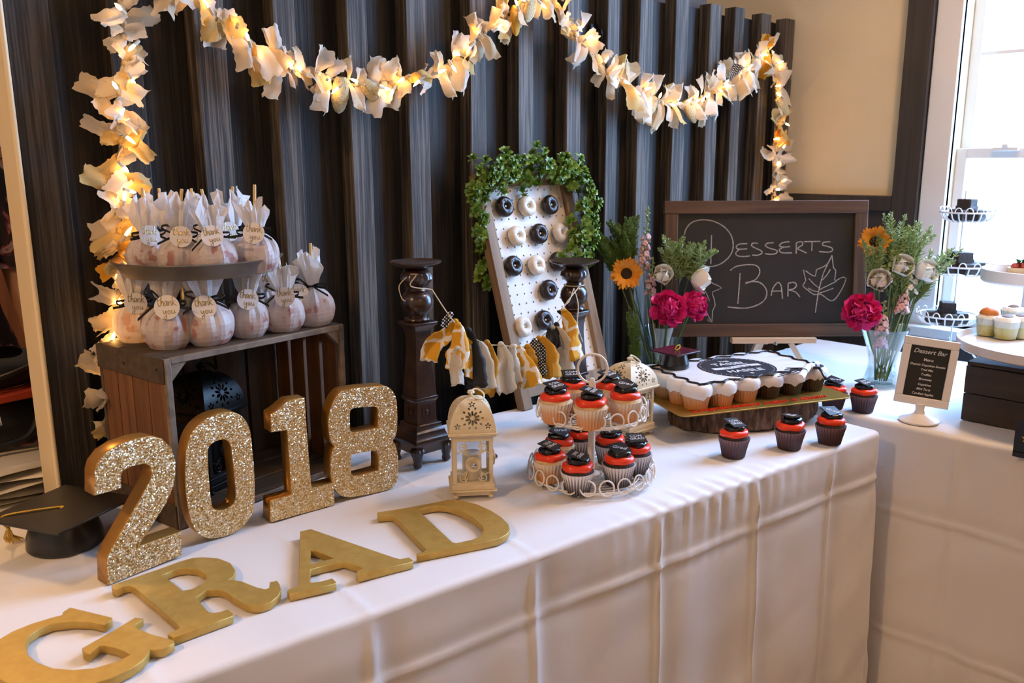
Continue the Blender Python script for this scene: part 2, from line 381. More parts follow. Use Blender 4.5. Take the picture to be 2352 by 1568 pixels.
def tablecloth(name, label, loc, rz, L, D, ucr, vcr, hcr, seed, nu=330, nv=100, rings=40, drop=84, gather=None, flat=True):
    """rectangular cloth, local x 0..-L (from the right end), y 0..D (front edge at 0), hanging to the floor"""
    per = []                                      # perimeter samples (side, u, v, outward normal)
    R = 0.02
    def rect(ins):
        x0, x1, y0, y1 = -L+ins, -ins, ins, D-ins; r = max(R-ins, 0.0005); pts = []
        for i in range(nu): pts.append((x0+r+(x1-x0-2*r)*i/(nu-1), y0, 0, -1))
        for i in range(1, 8): a = -PI/2+PI/2*i/8; pts.append((x1-r+r*math.cos(a), y0+r+r*math.sin(a), math.cos(a), math.sin(a)))
        for i in range(nv): pts.append((x1, y0+r+(y1-y0-2*r)*i/(nv-1), 1, 0))
        for i in range(1, 8): a = PI/2*i/8; pts.append((x1-r+r*math.cos(a), y1-r+r*math.sin(a), math.cos(a), math.sin(a)))
        for i in range(nu): pts.append((x1-r-(x1-x0-2*r)*i/(nu-1), y1, 0, 1))
        for i in range(1, 8): a = PI/2+PI/2*i/8; pts.append((x0+r+r*math.cos(a), y1-r+r*math.sin(a), math.cos(a), math.sin(a)))
        for i in range(nv): pts.append((x0, y1-r-(y1-y0-2*r)*i/(nv-1), -1, 0))
        for i in range(1, 8): a = PI+PI/2*i/8; pts.append((x0+r+r*math.cos(a), y0+r+r*math.sin(a), math.cos(a), math.sin(a)))
        return pts
    def topz(x, y, ins):
        z = -0.0016 + 0.0010*nz(x*5, y*7, seed) + 0.0006*nz(x*17, y*11, seed+3)
        for c in ucr: z += 0.0030*math.exp(-abs(x-c)/0.005) - 0.0016*math.exp(-((x-c)/0.045)**2)
        for c in vcr: z += 0.0024*math.exp(-abs(y-c)/0.005) - 0.0012*math.exp(-((y-c)/0.04)**2)
        if ins < 0.012: z -= 0.012-math.sqrt(max(0.012**2-(0.012-ins)**2, 0))
        if gather and ins < 0.07:
            g = math.exp(-((x-gather[0])/gather[1])**2)
            z += g*0.0035*math.sin(x*150+2.5*nz(x*30, 0, seed))*(1-ins/0.07)*min(1, ins/0.006) if y < 0.1 else 0
        return z
    vs = []; fs = []; P0 = rect(0); n = len(P0)
    ins = [0, 0.0008, 0.002, 0.004, 0.007, 0.011, 0.016, 0.025]
    while len(ins) < rings: ins.append(0.025+(D/2-0.0255-0.025)*((len(ins)-7)/(rings-8))**1.0)
    def along(x, y, nx, ny): return x if abs(ny) > abs(nx) else y
    def skirt(x, y, nx, ny, d):
        t = along(x, y, nx, ny); s = seed+(5 if nx > 0.5 else 0)+(9 if ny > 0.5 else 0)
        front = abs(ny) > 0.7
        o = 0.0; q = min(1, d/0.05); low = (d/TAB)
        for c in (ucr if front else vcr):
            dx = t-c; o += q*0.011*math.exp(-abs(dx)/0.006)*(1-0.4*low) - q*0.005*math.exp(-((dx-0.02)/0.035)**2)
        o += q*0.010*low*(math.sin(t*17+s)+0.6*math.sin(t*31+2*s+1.5*d))
        o += 0.006*nz(t*3.1, d*3, s)*q + 0.004*nz(t*9+d*5, d*6-t*2, s+2)*q*(0.5+low)
        for hc in hcr: o += 0.0075*math.exp(-abs(d-hc-0.012*nz(t*2, 0, s))/0.005) - 0.004*math.exp(-((d-hc)/0.03)**2)
        if gather and front:
            g = math.exp(-((t-gather[0])/gather[1])**2); o += g*0.0045*math.sin(t*150+2.5*nz(t*30, 0, seed))*min(1, d/0.015)*math.exp(-d/0.05)
        # diagonal drag wrinkles low on the drop
        o += 0.0035*q*max(0, nz(t*2.2+d*1.5, d*9+t*4, s+11))*low*2
        return o + 0.012*low
    DR = [0.002, 0.005, 0.01, 0.016, 0.022] + [0.03+0.71*(k/(drop-1))**1.0 for k in range(drop)]
    DR = [min(d, TAB-0.002) for d in DR]
    for d in reversed(DR):
        for (x, y, nx, ny) in P0:
            o = skirt(x, y, nx, ny, d); vs.append((x+nx*o, y+ny*o, TAB-0.0136-d if d < TAB-0.02 else 0.002))
    for q in ins:
        for (x, y, nx, ny) in rect(q): vs.append((x, y, TAB+topz(x, y, q)))
    rows = len(DR)+len(ins)
    for j in range(rows-1):
        for i in range(n): k = (i+1) % n; fs.append((j*n+i, j*n+k, (j+1)*n+k, (j+1)*n+i))
    fs.append(tuple((rows-1)*n+i for i in range(n)))
    t = thing(name, label, 'tablecloth', loc, rz)
    me = MB().add(vs, fs).mesh(name, False)
    bm = bmesh.new(); bm.from_mesh(me); bmesh.ops.recalc_face_normals(bm, faces=bm.faces)
    for f in bm.faces: f.smooth = True
    bm.to_mesh(me); bm.free()
    obj('cloth', me, M_LINEN, t)
    return t
FRC = at(2028, 988); T1A = math.atan2(-0.1136, 0.9935); T1D = 0.715
def t1u(px, py):                        # position along the front edge of the main table
    p = at(px, py)-FRC; return p.x*math.cos(T1A)+p.y*math.sin(T1A)
UCR = [t1u(849, 1404), t1u(1232, 1272), t1u(1519, 1170), t1u(1750, 1092), t1u(1925, 1030), t1u(849, 1404)-0.30, t1u(849, 1404)-0.62]
tablecloth('tablecloth', 'white cloth on the long table under the gold letters', (FRC.x, FRC.y, 0), T1A, 2.44, T1D, UCR, [0.20, 0.42, 0.62], [0.105], 2.0, gather=(t1u(1660, 1120), 0.22))
T2 = tablecloth('tablecloth', 'white cloth on the second table below the window', (2.112, -0.93, 0), -PI/2, 2.390, 0.84, [-1.6, -2.0, -1.2, -0.7], [0.3, 0.6], [0.22, 0.55], 5.0)

# ================================================================== gold letters lying on the cloth
M_GOLD = nmat('gold paint', [(0.3, (0.50, 0.32, 0.075)), (0.7, (0.58, 0.39, 0.10))], (60, 60, 60), rough=0.45, metal=0.45, bmp=0.15, dist=0.0008)
def c3(p): return (p[0]*0.2985, 1100+p[1]*0.2985)
def c4(p): return (600+p[0]*0.3113, 1080+p[1]*0.3113)
LT = 0.012
GLYPHS = {
 'D': (c4, [[(858,310),(1060,278),(1250,243),(1380,216),(1480,222),(1590,250),(1690,295),(1770,345),(1820,395),(1832,435),(1810,470),(1750,503),(1640,530),(1150,628),(1148,612),(1195,602),(1218,582),(1000,355),(968,330),(935,330),(862,336)],
            [(1150,290),(1240,268),(1310,258),(1390,268),(1480,300),(1570,350),(1630,405),(1645,440),(1620,485),(1560,510),(1440,536),(1408,530)]]),
 'A': (c4, [[(290,450),(365,433),(985,645),(1025,654),(1088,642),(1117,662),(1117,672),(718,772),(702,762),(712,745),(745,722),(720,705),(605,668),(360,728),(355,820),(375,828),(450,818),(522,797),(549,822),(549,832),(215,912),(195,892),(205,878),(265,858),(278,838)],
            [(360,585),(395,585),(540,648),(358,690)]]),
 'R': (c3, [[(862,815),(1000,768),(1230,690),(1380,635),(1480,607),(1560,600),(1680,610),(1770,645),(1808,700),(1795,745),(1745,775),(1800,777),(1860,787),(1920,812),(1980,835),(2040,847),(2075,835),(2080,792),(2130,782),(2150,810),(2160,850),(2140,895),(2080,945),(2010,968),(1950,972),(1890,960),(1800,910),(1740,865),(1680,845),(1590,850),(1500,910),(1600,1020),(1640,1030),(1700,1020),(1750,1003),(1790,1030),(1788,1052),(1340,1215),(1295,1195),(1305,1180),(1380,1152),(1383,1130),(1040,835),(1000,815),(950,822),(900,850),(866,840)],
            [(1245,735),(1360,690),(1440,680),(1520,690),(1580,725),(1595,760),(1570,800),(1480,845),(1405,860)]]),
 'G': (c3, [[(540,988),(858,1065),(858,1080),(805,1118),(700,1095),(560,1090),(400,1110),(300,1150),(215,1210),(193,1270),(210,1350),(280,1410),(400,1455),(560,1468),(720,1455),(880,1410),(980,1365),(1005,1350),(960,1322),(880,1292),(800,1275),(765,1278),(692,1345),(640,1322),(636,1300),(740,1240),(900,1150),(1040,1065),(1096,1072),(1085,1085),(1040,1115),(1040,1140),(1150,1190),(1335,1240),(1335,1262),(1260,1305),(1180,1310),(1150,1305),(1140,1340),(1090,1400),(1000,1460),(850,1530),(700,1575),(500,1605),(250,1605),(50,1565),(-80,1490),(-130,1410),(-120,1330),(-50,1260),(100,1170),(250,1110),(400,1065),(480,1045),(490,1020)]]),
}
LETLAB = {'G': 'gold painted wooden letter G lying flat at the near table corner', 'R': 'gold painted wooden letter R lying flat below the glitter two', 'A': 'gold painted wooden letter A lying flat between the R and D', 'D': 'gold painted wooden letter D lying flat in front of cream lantern'}
for ch, (cv, loops) in GLYPHS.items():
    L3 = [[at(*cv(p), dz=LT) for p in lp] for lp in loops]
    c = sum(L3[0], Vector())/len(L3[0])
    sp = [smooth_path([(p.x-c.x, p.y-c.y) for p in lp], 1, True) for lp in L3]
    me = curve_mesh([[(q.x, q.y) for q in lp] for lp in sp], LT/2-0.0008, 0.0008)
    tag(obj('wooden_letter', me, M_GOLD, loc=(c.x, c.y, TAB+LT/2), smooth=False), LETLAB[ch], 'letter', 'gold letters spelling a word on the cloth')

# ================================================================== glitter numbers standing on the cloth
def glitter_mat():
    m, nt, b = nt_new('coarse gold glitter')
    v = coords(nt, (1, 1, 1), False)
    vo = N(nt, 'ShaderNodeTexVoronoi'); vo.inputs['Scale'].default_value = 520; nt.links.new(v, vo.inputs['Vector'])
    geo = N(nt, 'ShaderNodeNewGeometry')
    s = N(nt, 'ShaderNodeVectorMath', operation='SUBTRACT'); s.inputs[1].default_value = (0.5, 0.5, 0.5); nt.links.new(vo.outputs['Color'], s.inputs[0])
    ma = N(nt, 'ShaderNodeVectorMath', operation='MULTIPLY_ADD'); ma.inputs[1].default_value = (0.9, 0.9, 0.9)
    nt.links.new(s.outputs[0], ma.inputs[0]); nt.links.new(geo.outputs['Normal'], ma.inputs[2])
    no = N(nt, 'ShaderNodeVectorMath', operation='NORMALIZE'); nt.links.new(ma.outputs[0], no.inputs[0]); nt.links.new(no.outputs[0], b.inputs['Normal'])
    sx = N(nt, 'ShaderNodeSeparateXYZ'); nt.links.new(vo.outputs['Color'], sx.inputs[0])
    nt.links.new(ramp(nt, sx.outputs[0], [(0.0, (0.36, 0.21, 0.07)), (0.35, (0.60, 0.41, 0.16)), (0.7, (0.76, 0.58, 0.28)), (0.86, (0.88, 0.74, 0.45)), (1.0, (0.97, 0.93, 0.82))]), b.inputs['Base Color'])
    setp(b, roughness=0.33, metallic=0.7); return m
M_GLIT = glitter_mat()
M_COPPER = nmat('smooth copper gold card', [(0.3, (0.50, 0.24, 0.05)), (0.7, (0.58, 0.30, 0.07))], (30, 30, 30), rough=0.32, metal=0.7)
def c2(p): return (180+p[0]*0.4082, 720+p[1]*0.4082)
DIG = {
 '2': [(228+14, 1345), (415, 1278), [[(92,1025),(92,900),(105,850),(150,790),(220,745),(320,710),(400,695),(470,710),(520,760),(543,830),(545,900),(530,980),(490,1070),(420,1180),(350,1290),(333,1316),(575,1232),(580,1360),(165,1530),(160,1390),(185,1330),(260,1200),(340,1060),(400,950),(415,900),(405,860),(370,845),(300,860),(250,885),(238,915),(238,985)]]],
 '0': [(470, 1245), (575, 1212), [[(603,850),(615,760),(650,680),(710,620),(790,585),(860,578),(920,600),(960,660),(975,750),(990,930),(990,1080),(975,1150),(930,1210),(860,1260),(790,1280),(730,1282),(680,1260),(645,1210),(620,1120),(605,1000)], [(728,810),(735,770),(770,740),(820,727),(850,745),(865,800),(885,1000),(885,1060),(870,1095),(830,1120),(790,1130),(762,1120),(748,1080),(735,950)]]],
 '1': [(624, 1198), (768, 1158), [[(1083,568),(1120,545),(1160,510),(1185,490),(1272,478),(1280,620),(1310,985),(1435,955),(1440,1075),(1090,1172),(1080,1170),(1080,1055),(1200,1020),(1175,655),(1085,668)]]],
 '8': [(800, 1147), (890, 1124), [[(1430,520),(1460,470),(1510,440),(1700,420),(1755,435),(1785,480),(1793,560),(1792,660),(1780,705),(1768,725),(1785,755),(1797,820),(1797,920),(1780,970),(1740,1000),(1560,1038),(1500,1040),(1460,1020),(1430,970),(1420,900),(1422,820),(1432,775),(1442,758),(1425,735),(1412,690),(1408,600)],
      [(1527,570),(1535,550),(1560,540),(1660,533),(1680,540),(1686,560),(1686,635),(1680,652),(1650,660),(1555,680),(1535,675),(1528,655)], [(1535,815),(1548,800),(1665,780),(1682,790),(1688,810),(1688,880),(1675,895),(1560,925),(1540,918),(1533,900)]]],
}
DL = {'2': 'gold glitter number two standing beside the black mortarboard', '0': 'gold glitter number zero standing before the wooden crate', '1': 'gold glitter number one standing between zero and eight', '8': 'gold glitter number eight standing at the crate right corner'}
for ch, (pa, pb, loops) in DIG.items():
    A, B = at(*pa), at(*pb); d = (B-A); d.z = 0; d.normalize(); nrm = Vector((d.y, -d.x, 0))
    def onP(px, py):
        q = ray(px, py); t = (A-CAM).dot(nrm)/q.dot(nrm); return CAM+q*t
    ll = [[onP(*c2(p)) for p in lp] for lp in loops]
    l2 = [[((p-A).dot(d), p.z-TAB) for p in lp] for lp in ll]
    zmin = min(p[1] for p in l2[0]); xm = sum(p[0] for p in l2[0])/len(l2[0])
    l2 = [[(x-xm, z-zmin) for x, z in lp] for lp in l2]
    if ch in '08': l2 = [[(q.x, q.y) for q in smooth_path(lp, 3, True)] for lp in l2]
    o = A+d*xm
    t = thing('glitter_number', DL[ch], 'number', (o.x, o.y, TAB), math.atan2(d.y, d.x), 'gold glitter numbers')
    th = 0.032
    body = curve_mesh(l2, th/2-0.0006, 0.0006); obj('body', body, M_COPPER, t, loc=(0, th/2, 0), rot=(PI/2, 0, 0), smooth=False)
    fc = curve_mesh([[(x, z) for x, z in lp] for lp in l2], 0.0008); obj('glitter_face', fc, M_GLIT, t, loc=(0, -0.0005, 0), rot=(PI/2, 0, 0), smooth=False)

# ================================================================== wooden crate on its side
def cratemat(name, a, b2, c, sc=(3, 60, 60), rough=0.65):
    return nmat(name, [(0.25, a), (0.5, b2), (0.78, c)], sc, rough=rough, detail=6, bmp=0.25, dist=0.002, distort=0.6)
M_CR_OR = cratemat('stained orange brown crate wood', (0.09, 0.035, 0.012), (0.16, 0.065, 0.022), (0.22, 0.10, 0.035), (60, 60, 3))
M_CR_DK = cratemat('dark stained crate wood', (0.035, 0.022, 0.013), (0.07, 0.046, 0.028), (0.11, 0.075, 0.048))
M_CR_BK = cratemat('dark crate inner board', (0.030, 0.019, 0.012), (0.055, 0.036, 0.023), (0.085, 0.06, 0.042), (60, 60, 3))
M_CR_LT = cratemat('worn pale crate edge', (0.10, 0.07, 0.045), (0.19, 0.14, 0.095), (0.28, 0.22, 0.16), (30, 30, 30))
M_NAIL = mat('dark nail head', (0.05, 0.045, 0.04), 0.4, 0.8)
CH = 0.316
cfl = at(412, 1216); ctr = at(786, 744, CH)
cd = Vector((ctr.x-cfl.x, ctr.y-cfl.y, 0)); CWD = cd.length; CRZ = math.atan2(cd.y, cd.x); CDP = 0.230
crate = thing('wooden_crate', 'stained wooden crate on its side under the wrapped treats', 'crate', (cfl.x, cfl.y, TAB), CRZ)
T_ = 0.011
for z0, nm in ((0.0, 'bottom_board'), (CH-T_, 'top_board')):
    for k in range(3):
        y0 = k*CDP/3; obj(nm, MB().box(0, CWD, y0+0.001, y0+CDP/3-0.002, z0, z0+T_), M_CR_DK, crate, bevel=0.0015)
for s, x0 in ((0, 0.0), (1, CWD-T_)):
    gp = 0.0015 if s == 0 else 0.0050
    for k in range(4):
        y0 = 0.008+k*(CDP-0.016)/4; obj('end_board', MB().box(x0, x0+T_, y0+gp, y0+(CDP-0.016)/4-gp, T_, CH-T_), M_CR_OR, crate, bevel=0.0015)
    xo = -0.004 if s == 0 else CWD
    for z0 in (CH-0.045, 0.0): obj('end_cleat', MB().box(xo, xo+0.004, 0.0, CDP, z0, z0+0.045), M_CR_DK, crate, bevel=0.001)
    obj('front_post', MB().box(x0-0.0005, x0+T_+0.0005, -0.003, 0.008, 0, CH), M_CR_LT, crate, bevel=0.0015)
    obj('rear_post', MB().box(x0-0.0005, x0+T_+0.0005, CDP-0.008, CDP+0.001, 0, CH), M_CR_DK, crate, bevel=0.0015)
obj('front_rail', MB().box(T_, CWD-T_, -0.003, 0.006, CH-T_, CH+0.0005), M_CR_LT, crate, bevel=0.0015)
obj('front_rail', MB().box(T_, CWD-T_, -0.003, 0.006, 0, T_), M_CR_LT, crate, bevel=0.0015)
for xa, sx in ((T_, 1), (CWD-T_, -1)):
    for za, sz in ((CH-T_, -1), (T_, 1)):
        g = MB(); p = [(xa, za), (xa+sx*0.032, za), (xa, za+sz*0.032)]
        g.add([(x, 0.0, z) for x, z in p]+[(x, 0.012, z) for x, z in p], [(0, 1, 2), (3, 5, 4), (0, 1, 4, 3), (1, 2, 5, 4), (2, 0, 3, 5)])
        obj('corner_block', g, M_CR_LT, crate)
nb = 5; bw = (CWD-2*T_)/nb
for k in range(nb):
    gp = 0.0035 if k > 1 else 0.001
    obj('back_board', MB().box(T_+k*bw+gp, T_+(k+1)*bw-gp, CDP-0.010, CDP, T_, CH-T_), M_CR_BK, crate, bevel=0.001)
nm_ = MB().lathe([(0.0, 0.0012), (0.0025, 0.001), (0.003, 0.0), (0.003, -0.001)], 8)
nme = nm_.mesh('nail')
for (x, y, z, rx, ry) in [(-0.004, 0.02, CH-0.02, 0, -PI/2), (-0.004, 0.13, CH-0.024, 0, -PI/2), (-0.004, 0.24, CH-0.02, 0, -PI/2), (0.012, 0.02, CH, 0, 0), (0.012, 0.24, CH, 0, 0), (CWD-0.012, 0.02, CH, 0, 0)]:
    obj('nail', nme, M_NAIL, crate, loc=(x, y, z), rot=(rx, ry, 0))

# ================================================================== lanterns (black one in the crate, two cream ones on the cloth)
def dome_prof(t, W, H):          # half width and height of the onion-arched roof at t 0..1
    a = t*PI/2
    return W*(math.cos(a)**0.85), H*(math.sin(a)**1.05)
def petal(cx, cy, ang, l, w, n=8, r0=0.0):
    pts = []
    for i in range(n):
        u = i/n*2*PI; x = r0+l*(0.5-0.5*math.cos(u)); y = w*math.sin(u)*(0.6+0.4*math.sin(u/2))
        pts.append((cx+x*math.cos(ang)-y*math.sin(ang), cy+x*math.sin(ang)+y*math.cos(ang)))
    return pts
def dome_face(W, H, ins=0.97):
    """one curved roof side with a cut-out rosette; local: outward -y, up z"""
    arc = []; s = 0; last = None
    for i in range(41):
        r, z = dome_prof(i/40*0.97, W, H)
        if last: s += math.hypot(r-last[0], z-last[1])
        arc.append((s, r, z)); last = (r, z)
    S = arc[-1][0]
    def look(y):
        y = min(max(y, 0), S)
        for a, b in zip(arc, arc[1:]):
            if b[0] >= y:
                t = (y-a[0])/max(b[0]-a[0], 1e-9); return a[1]+(b[1]-a[1])*t, a[2]+(b[2]-a[2])*t
        return arc[-1][1], arc[-1][2]
    outer = [(arc[i][1], arc[i][0]) for i in range(0, 41, 2)]
    outer = outer+[(-x, y) for x, y in reversed(outer)]
    holes = []
    R = W*0.40; cy = S*0.36
    for k in range(10): holes.append(petal(0, cy, 2*PI*k/10+PI/2, R*0.62, R*0.15, 8, R*0.2))
    for k in range(10):
        a = 2*PI*(k+0.5)/10+PI/2; x, y = R*1.02*math.cos(a), cy+R*1.02*math.sin(a)
        holes.append(petal(x-0.1*R*math.cos(a), y-0.1*R*math.sin(a), a, R*0.34, R*0.13, 6))
    for sx in (-1, 1):
        for k in range(5):
            holes.append(petal(sx*W*0.66, S*0.17, 2*PI*k/5+0.3, R*0.30, R*0.11, 6, R*0.06))
    for k in range(5): holes.append(petal(0, S*0.70, 2*PI*k/5+PI/2, R*0.34, R*0.12, 6, R*0.07))
    me = curve_mesh([outer]+holes)
    bm = bmesh.new(); bm.from_mesh(me); bmesh.ops.remove_doubles(bm, verts=bm.verts, dist=1e-6)
    bmesh.ops.triangulate(bm, faces=bm.faces)
    for v in bm.verts:
        r, z = look(v.co.y); x = max(-r, min(r, v.co.x)); v.co = Vector((x, -r, z))
    bm.to_mesh(me); bm.free(); return me
def lantern(label, p, rz, H, W, m_body, m_hi, glass=True, group=None, dark=False):
    t = thing('lantern', label, 'lantern', p, rz, group)
    w = W/2; zb, zt = 0.14*H, 0.60*H
    for sx in (-1, 1):
        for sy in (-1, 1): obj('foot', MB().lathe([(0.0, 0.0), (w*0.10, 0.001), (w*0.13, 0.02*H), (w*0.10, 0.035*H)], 10), m_body, t, loc=(sx*w*0.76, sy*w*0.76, 0))
    bs = MB()
    for (h, z0, z1) in ((0.86, 0.03, 0.065), (0.96, 0.065, 0.075), (1.02, 0.075, 0.09), (0.92, 0.09, 0.14)):
        bs.box(-w*h, w*h, -w*h, w*h, z0*H, z1*H)
    obj('base', bs, m_body, t, bevel=0.001)
    pw = w*0.17
    for sx in (-1, 1):
        for sy in (-1, 1): obj('corner_post', MB().box(sx*w*0.86-pw/2*(1+sx)*0.99, sx*w*0.86+pw/2*(1-sx), sy*w*0.86-pw/2*(1+sy), sy*w*0.86+pw/2*(1-sy), zb, zt), m_body, t, bevel=0.0008)
    cn = MB()
    for (h, z0, z1) in ((0.87, 0.555, 0.60), (0.98, 0.60, 0.615), (1.05, 0.615, 0.64)): cn.box(-w*h, w*h, -w*h, w*h, z0*H, z1*H)
    obj('cornice', cn, m_body, t, bevel=0.001)
    fm = dome_face(w*0.98, 0.29*H)
    for k in range(4): obj('roof_panel', fm, m_body, t, loc=(0, 0, 0.64*H), rot=(0, 0, k*PI/2), solid=0.001)
    obj('finial', MB().lathe([(0.0, 0.0), (w*0.14, 0.0), (w*0.10, 0.012*H), (w*0.06, 0.02*H), (w*0.13, 0.03*H), (w*0.17, 0.045*H), (w*0.13, 0.062*H), (0.0, 0.07*H)], 12), m_body, t, loc=(0, 0, 0.925*H))
    obj('hanging_ring', MB().ring(w*0.30, w*0.04, 20, 6), m_body, t, loc=(w*0.28, -w*0.1, 0.955*H), rot=(0.5, 0.35, 0))
    for k in range(4):
        R4 = (0, 0, k*PI/2)
        if glass: obj('pane', MB().box(-w*0.70, w*0.70, -w*0.79, -w*0.77, zb, 0.56*H), M_LGLASS, t, rot=R4)
        fr = MB(); fr.box(-w*0.70, w*0.70, -w*0.86, -w*0.76, zb, zb+0.02*H); obj('face_rail', fr, m_body, t, rot=R4)
        zc = (zb+0.555*H)/2; hh = (0.555*H-zb)/2; hw = w*0.70
        if k in (0, 1):
            for sx in (-1, 1):
                for sz in (-1, 1):
                    sc = MB(); cs = []
                    for i in range(26):
                        u = i/25; a = u*2.6*PI; r = hw*0.30*(1-u*0.75)
                        cs.append((sx*(hw*0.62-r*math.cos(a)*0.9), -w*0.84, zc+sz*(hh*0.68+r*math.sin(a))))
                    sc.tube(cs, w*0.028, 5)
                    sc.tube([(sx*hw, -w*0.84, zc+sz*hh*0.45), (sx*hw*0.7, -w*0.84, zc+sz*hh*0.55), (sx*hw*0.38, -w*0.84, zc+sz*hh*0.36)], w*0.028, 5)
                    sc.tube([(sx*hw*0.45, -w*0.84, zc+sz*hh), (sx*hw*0.5, -w*0.84, zc+sz*hh*0.7), (sx*hw*0.36, -w*0.84, zc+sz*hh*0.36)], w*0.028, 5)
                    sc.sph((sx*hw*0.55, -w*0.84, zc+sz*hh*0.50), w*0.07, 6, 4, (1, 0.4, 1))
                    obj('scroll', sc, m_body, t, rot=R4)
            md = obj('medallion', MB().lathe([(0.0, 0.0), (w*0.27, 0.0), (w*0.34, 0.002), (w*0.35, 0.004), (w*0.30, 0.006), (w*0.2, 0.004), (0.0, 0.004)], 28, rf=lambda a, j, z: 1+0.05*math.cos(12*a) if j in (2, 3) else 1), m_body, t,
                     loc=(0, -w*0.86, zc-0.01*H) if k == 0 else (w*0.86, 0, zc-0.01*H), rot=(PI/2, 0, 0) if k == 0 else (PI/2, 0, PI/2))
            obj('jewel', MB().lathe([(0.0, 0.004), (w*0.16, 0.004), (w*0.13, 0.009), (w*0.06, 0.012), (0.0, 0.0125)], 8), M_JEWEL, md, smooth=False)
    obj('candle', MB().lathe([(0.0, 0.0), (w*0.42, 0.0), (w*0.42, 0.25*H), (w*0.36, 0.255*H), (0.0, 0.245*H)], 20), mat('ivory wax', (0.75, 0.7, 0.6), 0.4, subsurface_weight=0.2) if not dark else m_body, t, loc=(0, 0, 0.14*H))
    return t
M_LGLASS = glass_mat('lantern glass', mix=0.9)
M_JEWEL = mat('cut crystal', (0.8, 0.75, 0.7), 0.05, 0.9)
M_LCREAM = nmat('antique cream enamel', [(0.28, (0.50, 0.36, 0.17)), (0.42, (0.72, 0.60, 0.40)), (0.8, (0.78, 0.68, 0.48))], (25, 25, 25), rough=0.5, bmp=0.1)
M_LBLACK = mat('black lantern iron', (0.008, 0.008, 0.008), 0.35, 0.6)
lp = crate.matrix_basis @ Vector((CWD*0.36, 0.125, T_))
lantern('black pierced metal lantern standing inside the wooden crate', lp, CRZ+0.25, 0.255, 0.115, M_LBLACK, M_LBLACK, False, dark=True)

# ================================================================== galvanised pedestal on the crate
M_GALV = nmat('galvanised steel', [(0.3, (0.22, 0.21, 0.20)), (0.7, (0.36, 0.35, 0.33))], (12, 12, 12), rough=0.35, metal=0.9, bmp=0.05)
ped = Matrix.Translation((cfl.x, cfl.y, TAB)) @ rot_z(CRZ) @ Vector((CWD*0.5, CDP*0.50, CH))
while proj(ped)[0] > 474: ped -= 0.002*Vector((math.cos(CRZ), math.sin(CRZ), 0))
while proj(ped)[0] < 472: ped += 0.002*Vector((math.cos(CRZ), math.sin(CRZ), 0))
ped.z += 0.0005; PLZ = hat(ped, 590)-0.010; PR = 0.5*pxw(ped, 368)
pd = thing('cake_pedestal', 'round galvanised metal pedestal plate on top of the crate', 'pedestal', ped)
obj('stem', MB().lathe([(0.0, 0.0), (0.060, 0.0), (0.060, 0.004), (0.045, 0.012), (0.040, 0.03), (0.040, PLZ-0.03), (0.055, PLZ-0.018), (0.0, PLZ-0.018)], 28), M_GALV, pd)
obj('plate', MB().lathe([(0.0, PLZ-0.018), (PR*0.86, PLZ-0.018), (PR*0.97, PLZ+0.006), (PR, PLZ+0.010), (PR*0.985, PLZ+0.0115), (PR*0.95, PLZ+0.007), (PR*0.85, PLZ-0.015), (0.0, PLZ-0.015)], 48), M_GALV, pd)

# ================================================================== wrapped treats
def paper_mat():
    m, nt, b = nt_new('waxed white paper')
    v = coords(nt, (1, 1, 1)); tc = N(nt, 'ShaderNodeTexCoord'); sx = N(nt, 'ShaderNodeSeparateXYZ'); nt.links.new(tc.outputs['Object'], sx.inputs[0])
    n = N(nt, 'ShaderNodeTexNoise'); n.inputs['Scale'].default_value = 38; n.inputs['Detail'].default_value = 2; nt.links.new(v, n.inputs['Vector'])
    blot = ramp(nt, n.outputs['Fac'], [(0.34, (0.10, 0.10, 0.10)), (0.50, (0.32, 0.32, 0.32)), (0.60, (0.45, 0.45, 0.45)), (0.63, (0.95, 0.95, 0.95))])
    lim = ramp(nt, sx.outputs[2], [(0.055, (1, 1, 1)), (0.075, (0, 0, 0))])
    mu = N(nt, 'ShaderNodeMath', operation='MULTIPLY'); nt.links.new(blot, mu.inputs[0]); nt.links.new(lim, mu.inputs[1])
    mx = N(nt, 'ShaderNodeMix', data_type='RGBA'); nt.links.new(mu.outputs[0], mx.inputs[0])
    mx.inputs[6].default_value = (0.82, 0.79, 0.77, 1); mx.inputs[7].default_value = (0.46, 0.17, 0.12, 1)
    nt.links.new(mx.outputs[2], b.inputs['Base Color']); setp(b, roughness=0.42, specular_ior_level=0.4)
    t = N(nt, 'ShaderNodeBsdfTranslucent'); t.inputs[0].default_value = (0.85, 0.78, 0.72, 1)
    ms = N(nt, 'ShaderNodeMixShader'); ms.inputs[0].default_value = 0.3; nt.links.new(b.outputs[0], ms.inputs[1]); nt.links.new(t.outputs[0], ms.inputs[2])
    nt.links.new(ms.outputs[0], nt.nodes['Material Output'].inputs[0])
    n3 = N(nt, 'ShaderNodeTexNoise'); n3.inputs['Scale'].default_value = 60; n3.inputs['Detail'].default_value = 3; nt.links.new(v, n3.inputs['Vector']); bump(nt, b, n3.outputs['Fac'], 0.35, 0.004)
    return m
M_PAPER = paper_mat()
M_STICK = nmat('pale wooden skewer', [(0.3, (0.58, 0.38, 0.13)), (0.7, (0.72, 0.52, 0.22))], (20, 20, 4), rough=0.5)
M_TAG = mat('white card tag', (0.80, 0.77, 0.78), 0.35)
M_INK = mat('gold foil ink', (0.35, 0.24, 0.09), 0.3, 0.7)
M_RIB = mat('black satin ribbon', (0.008, 0.008, 0.010), 0.3)
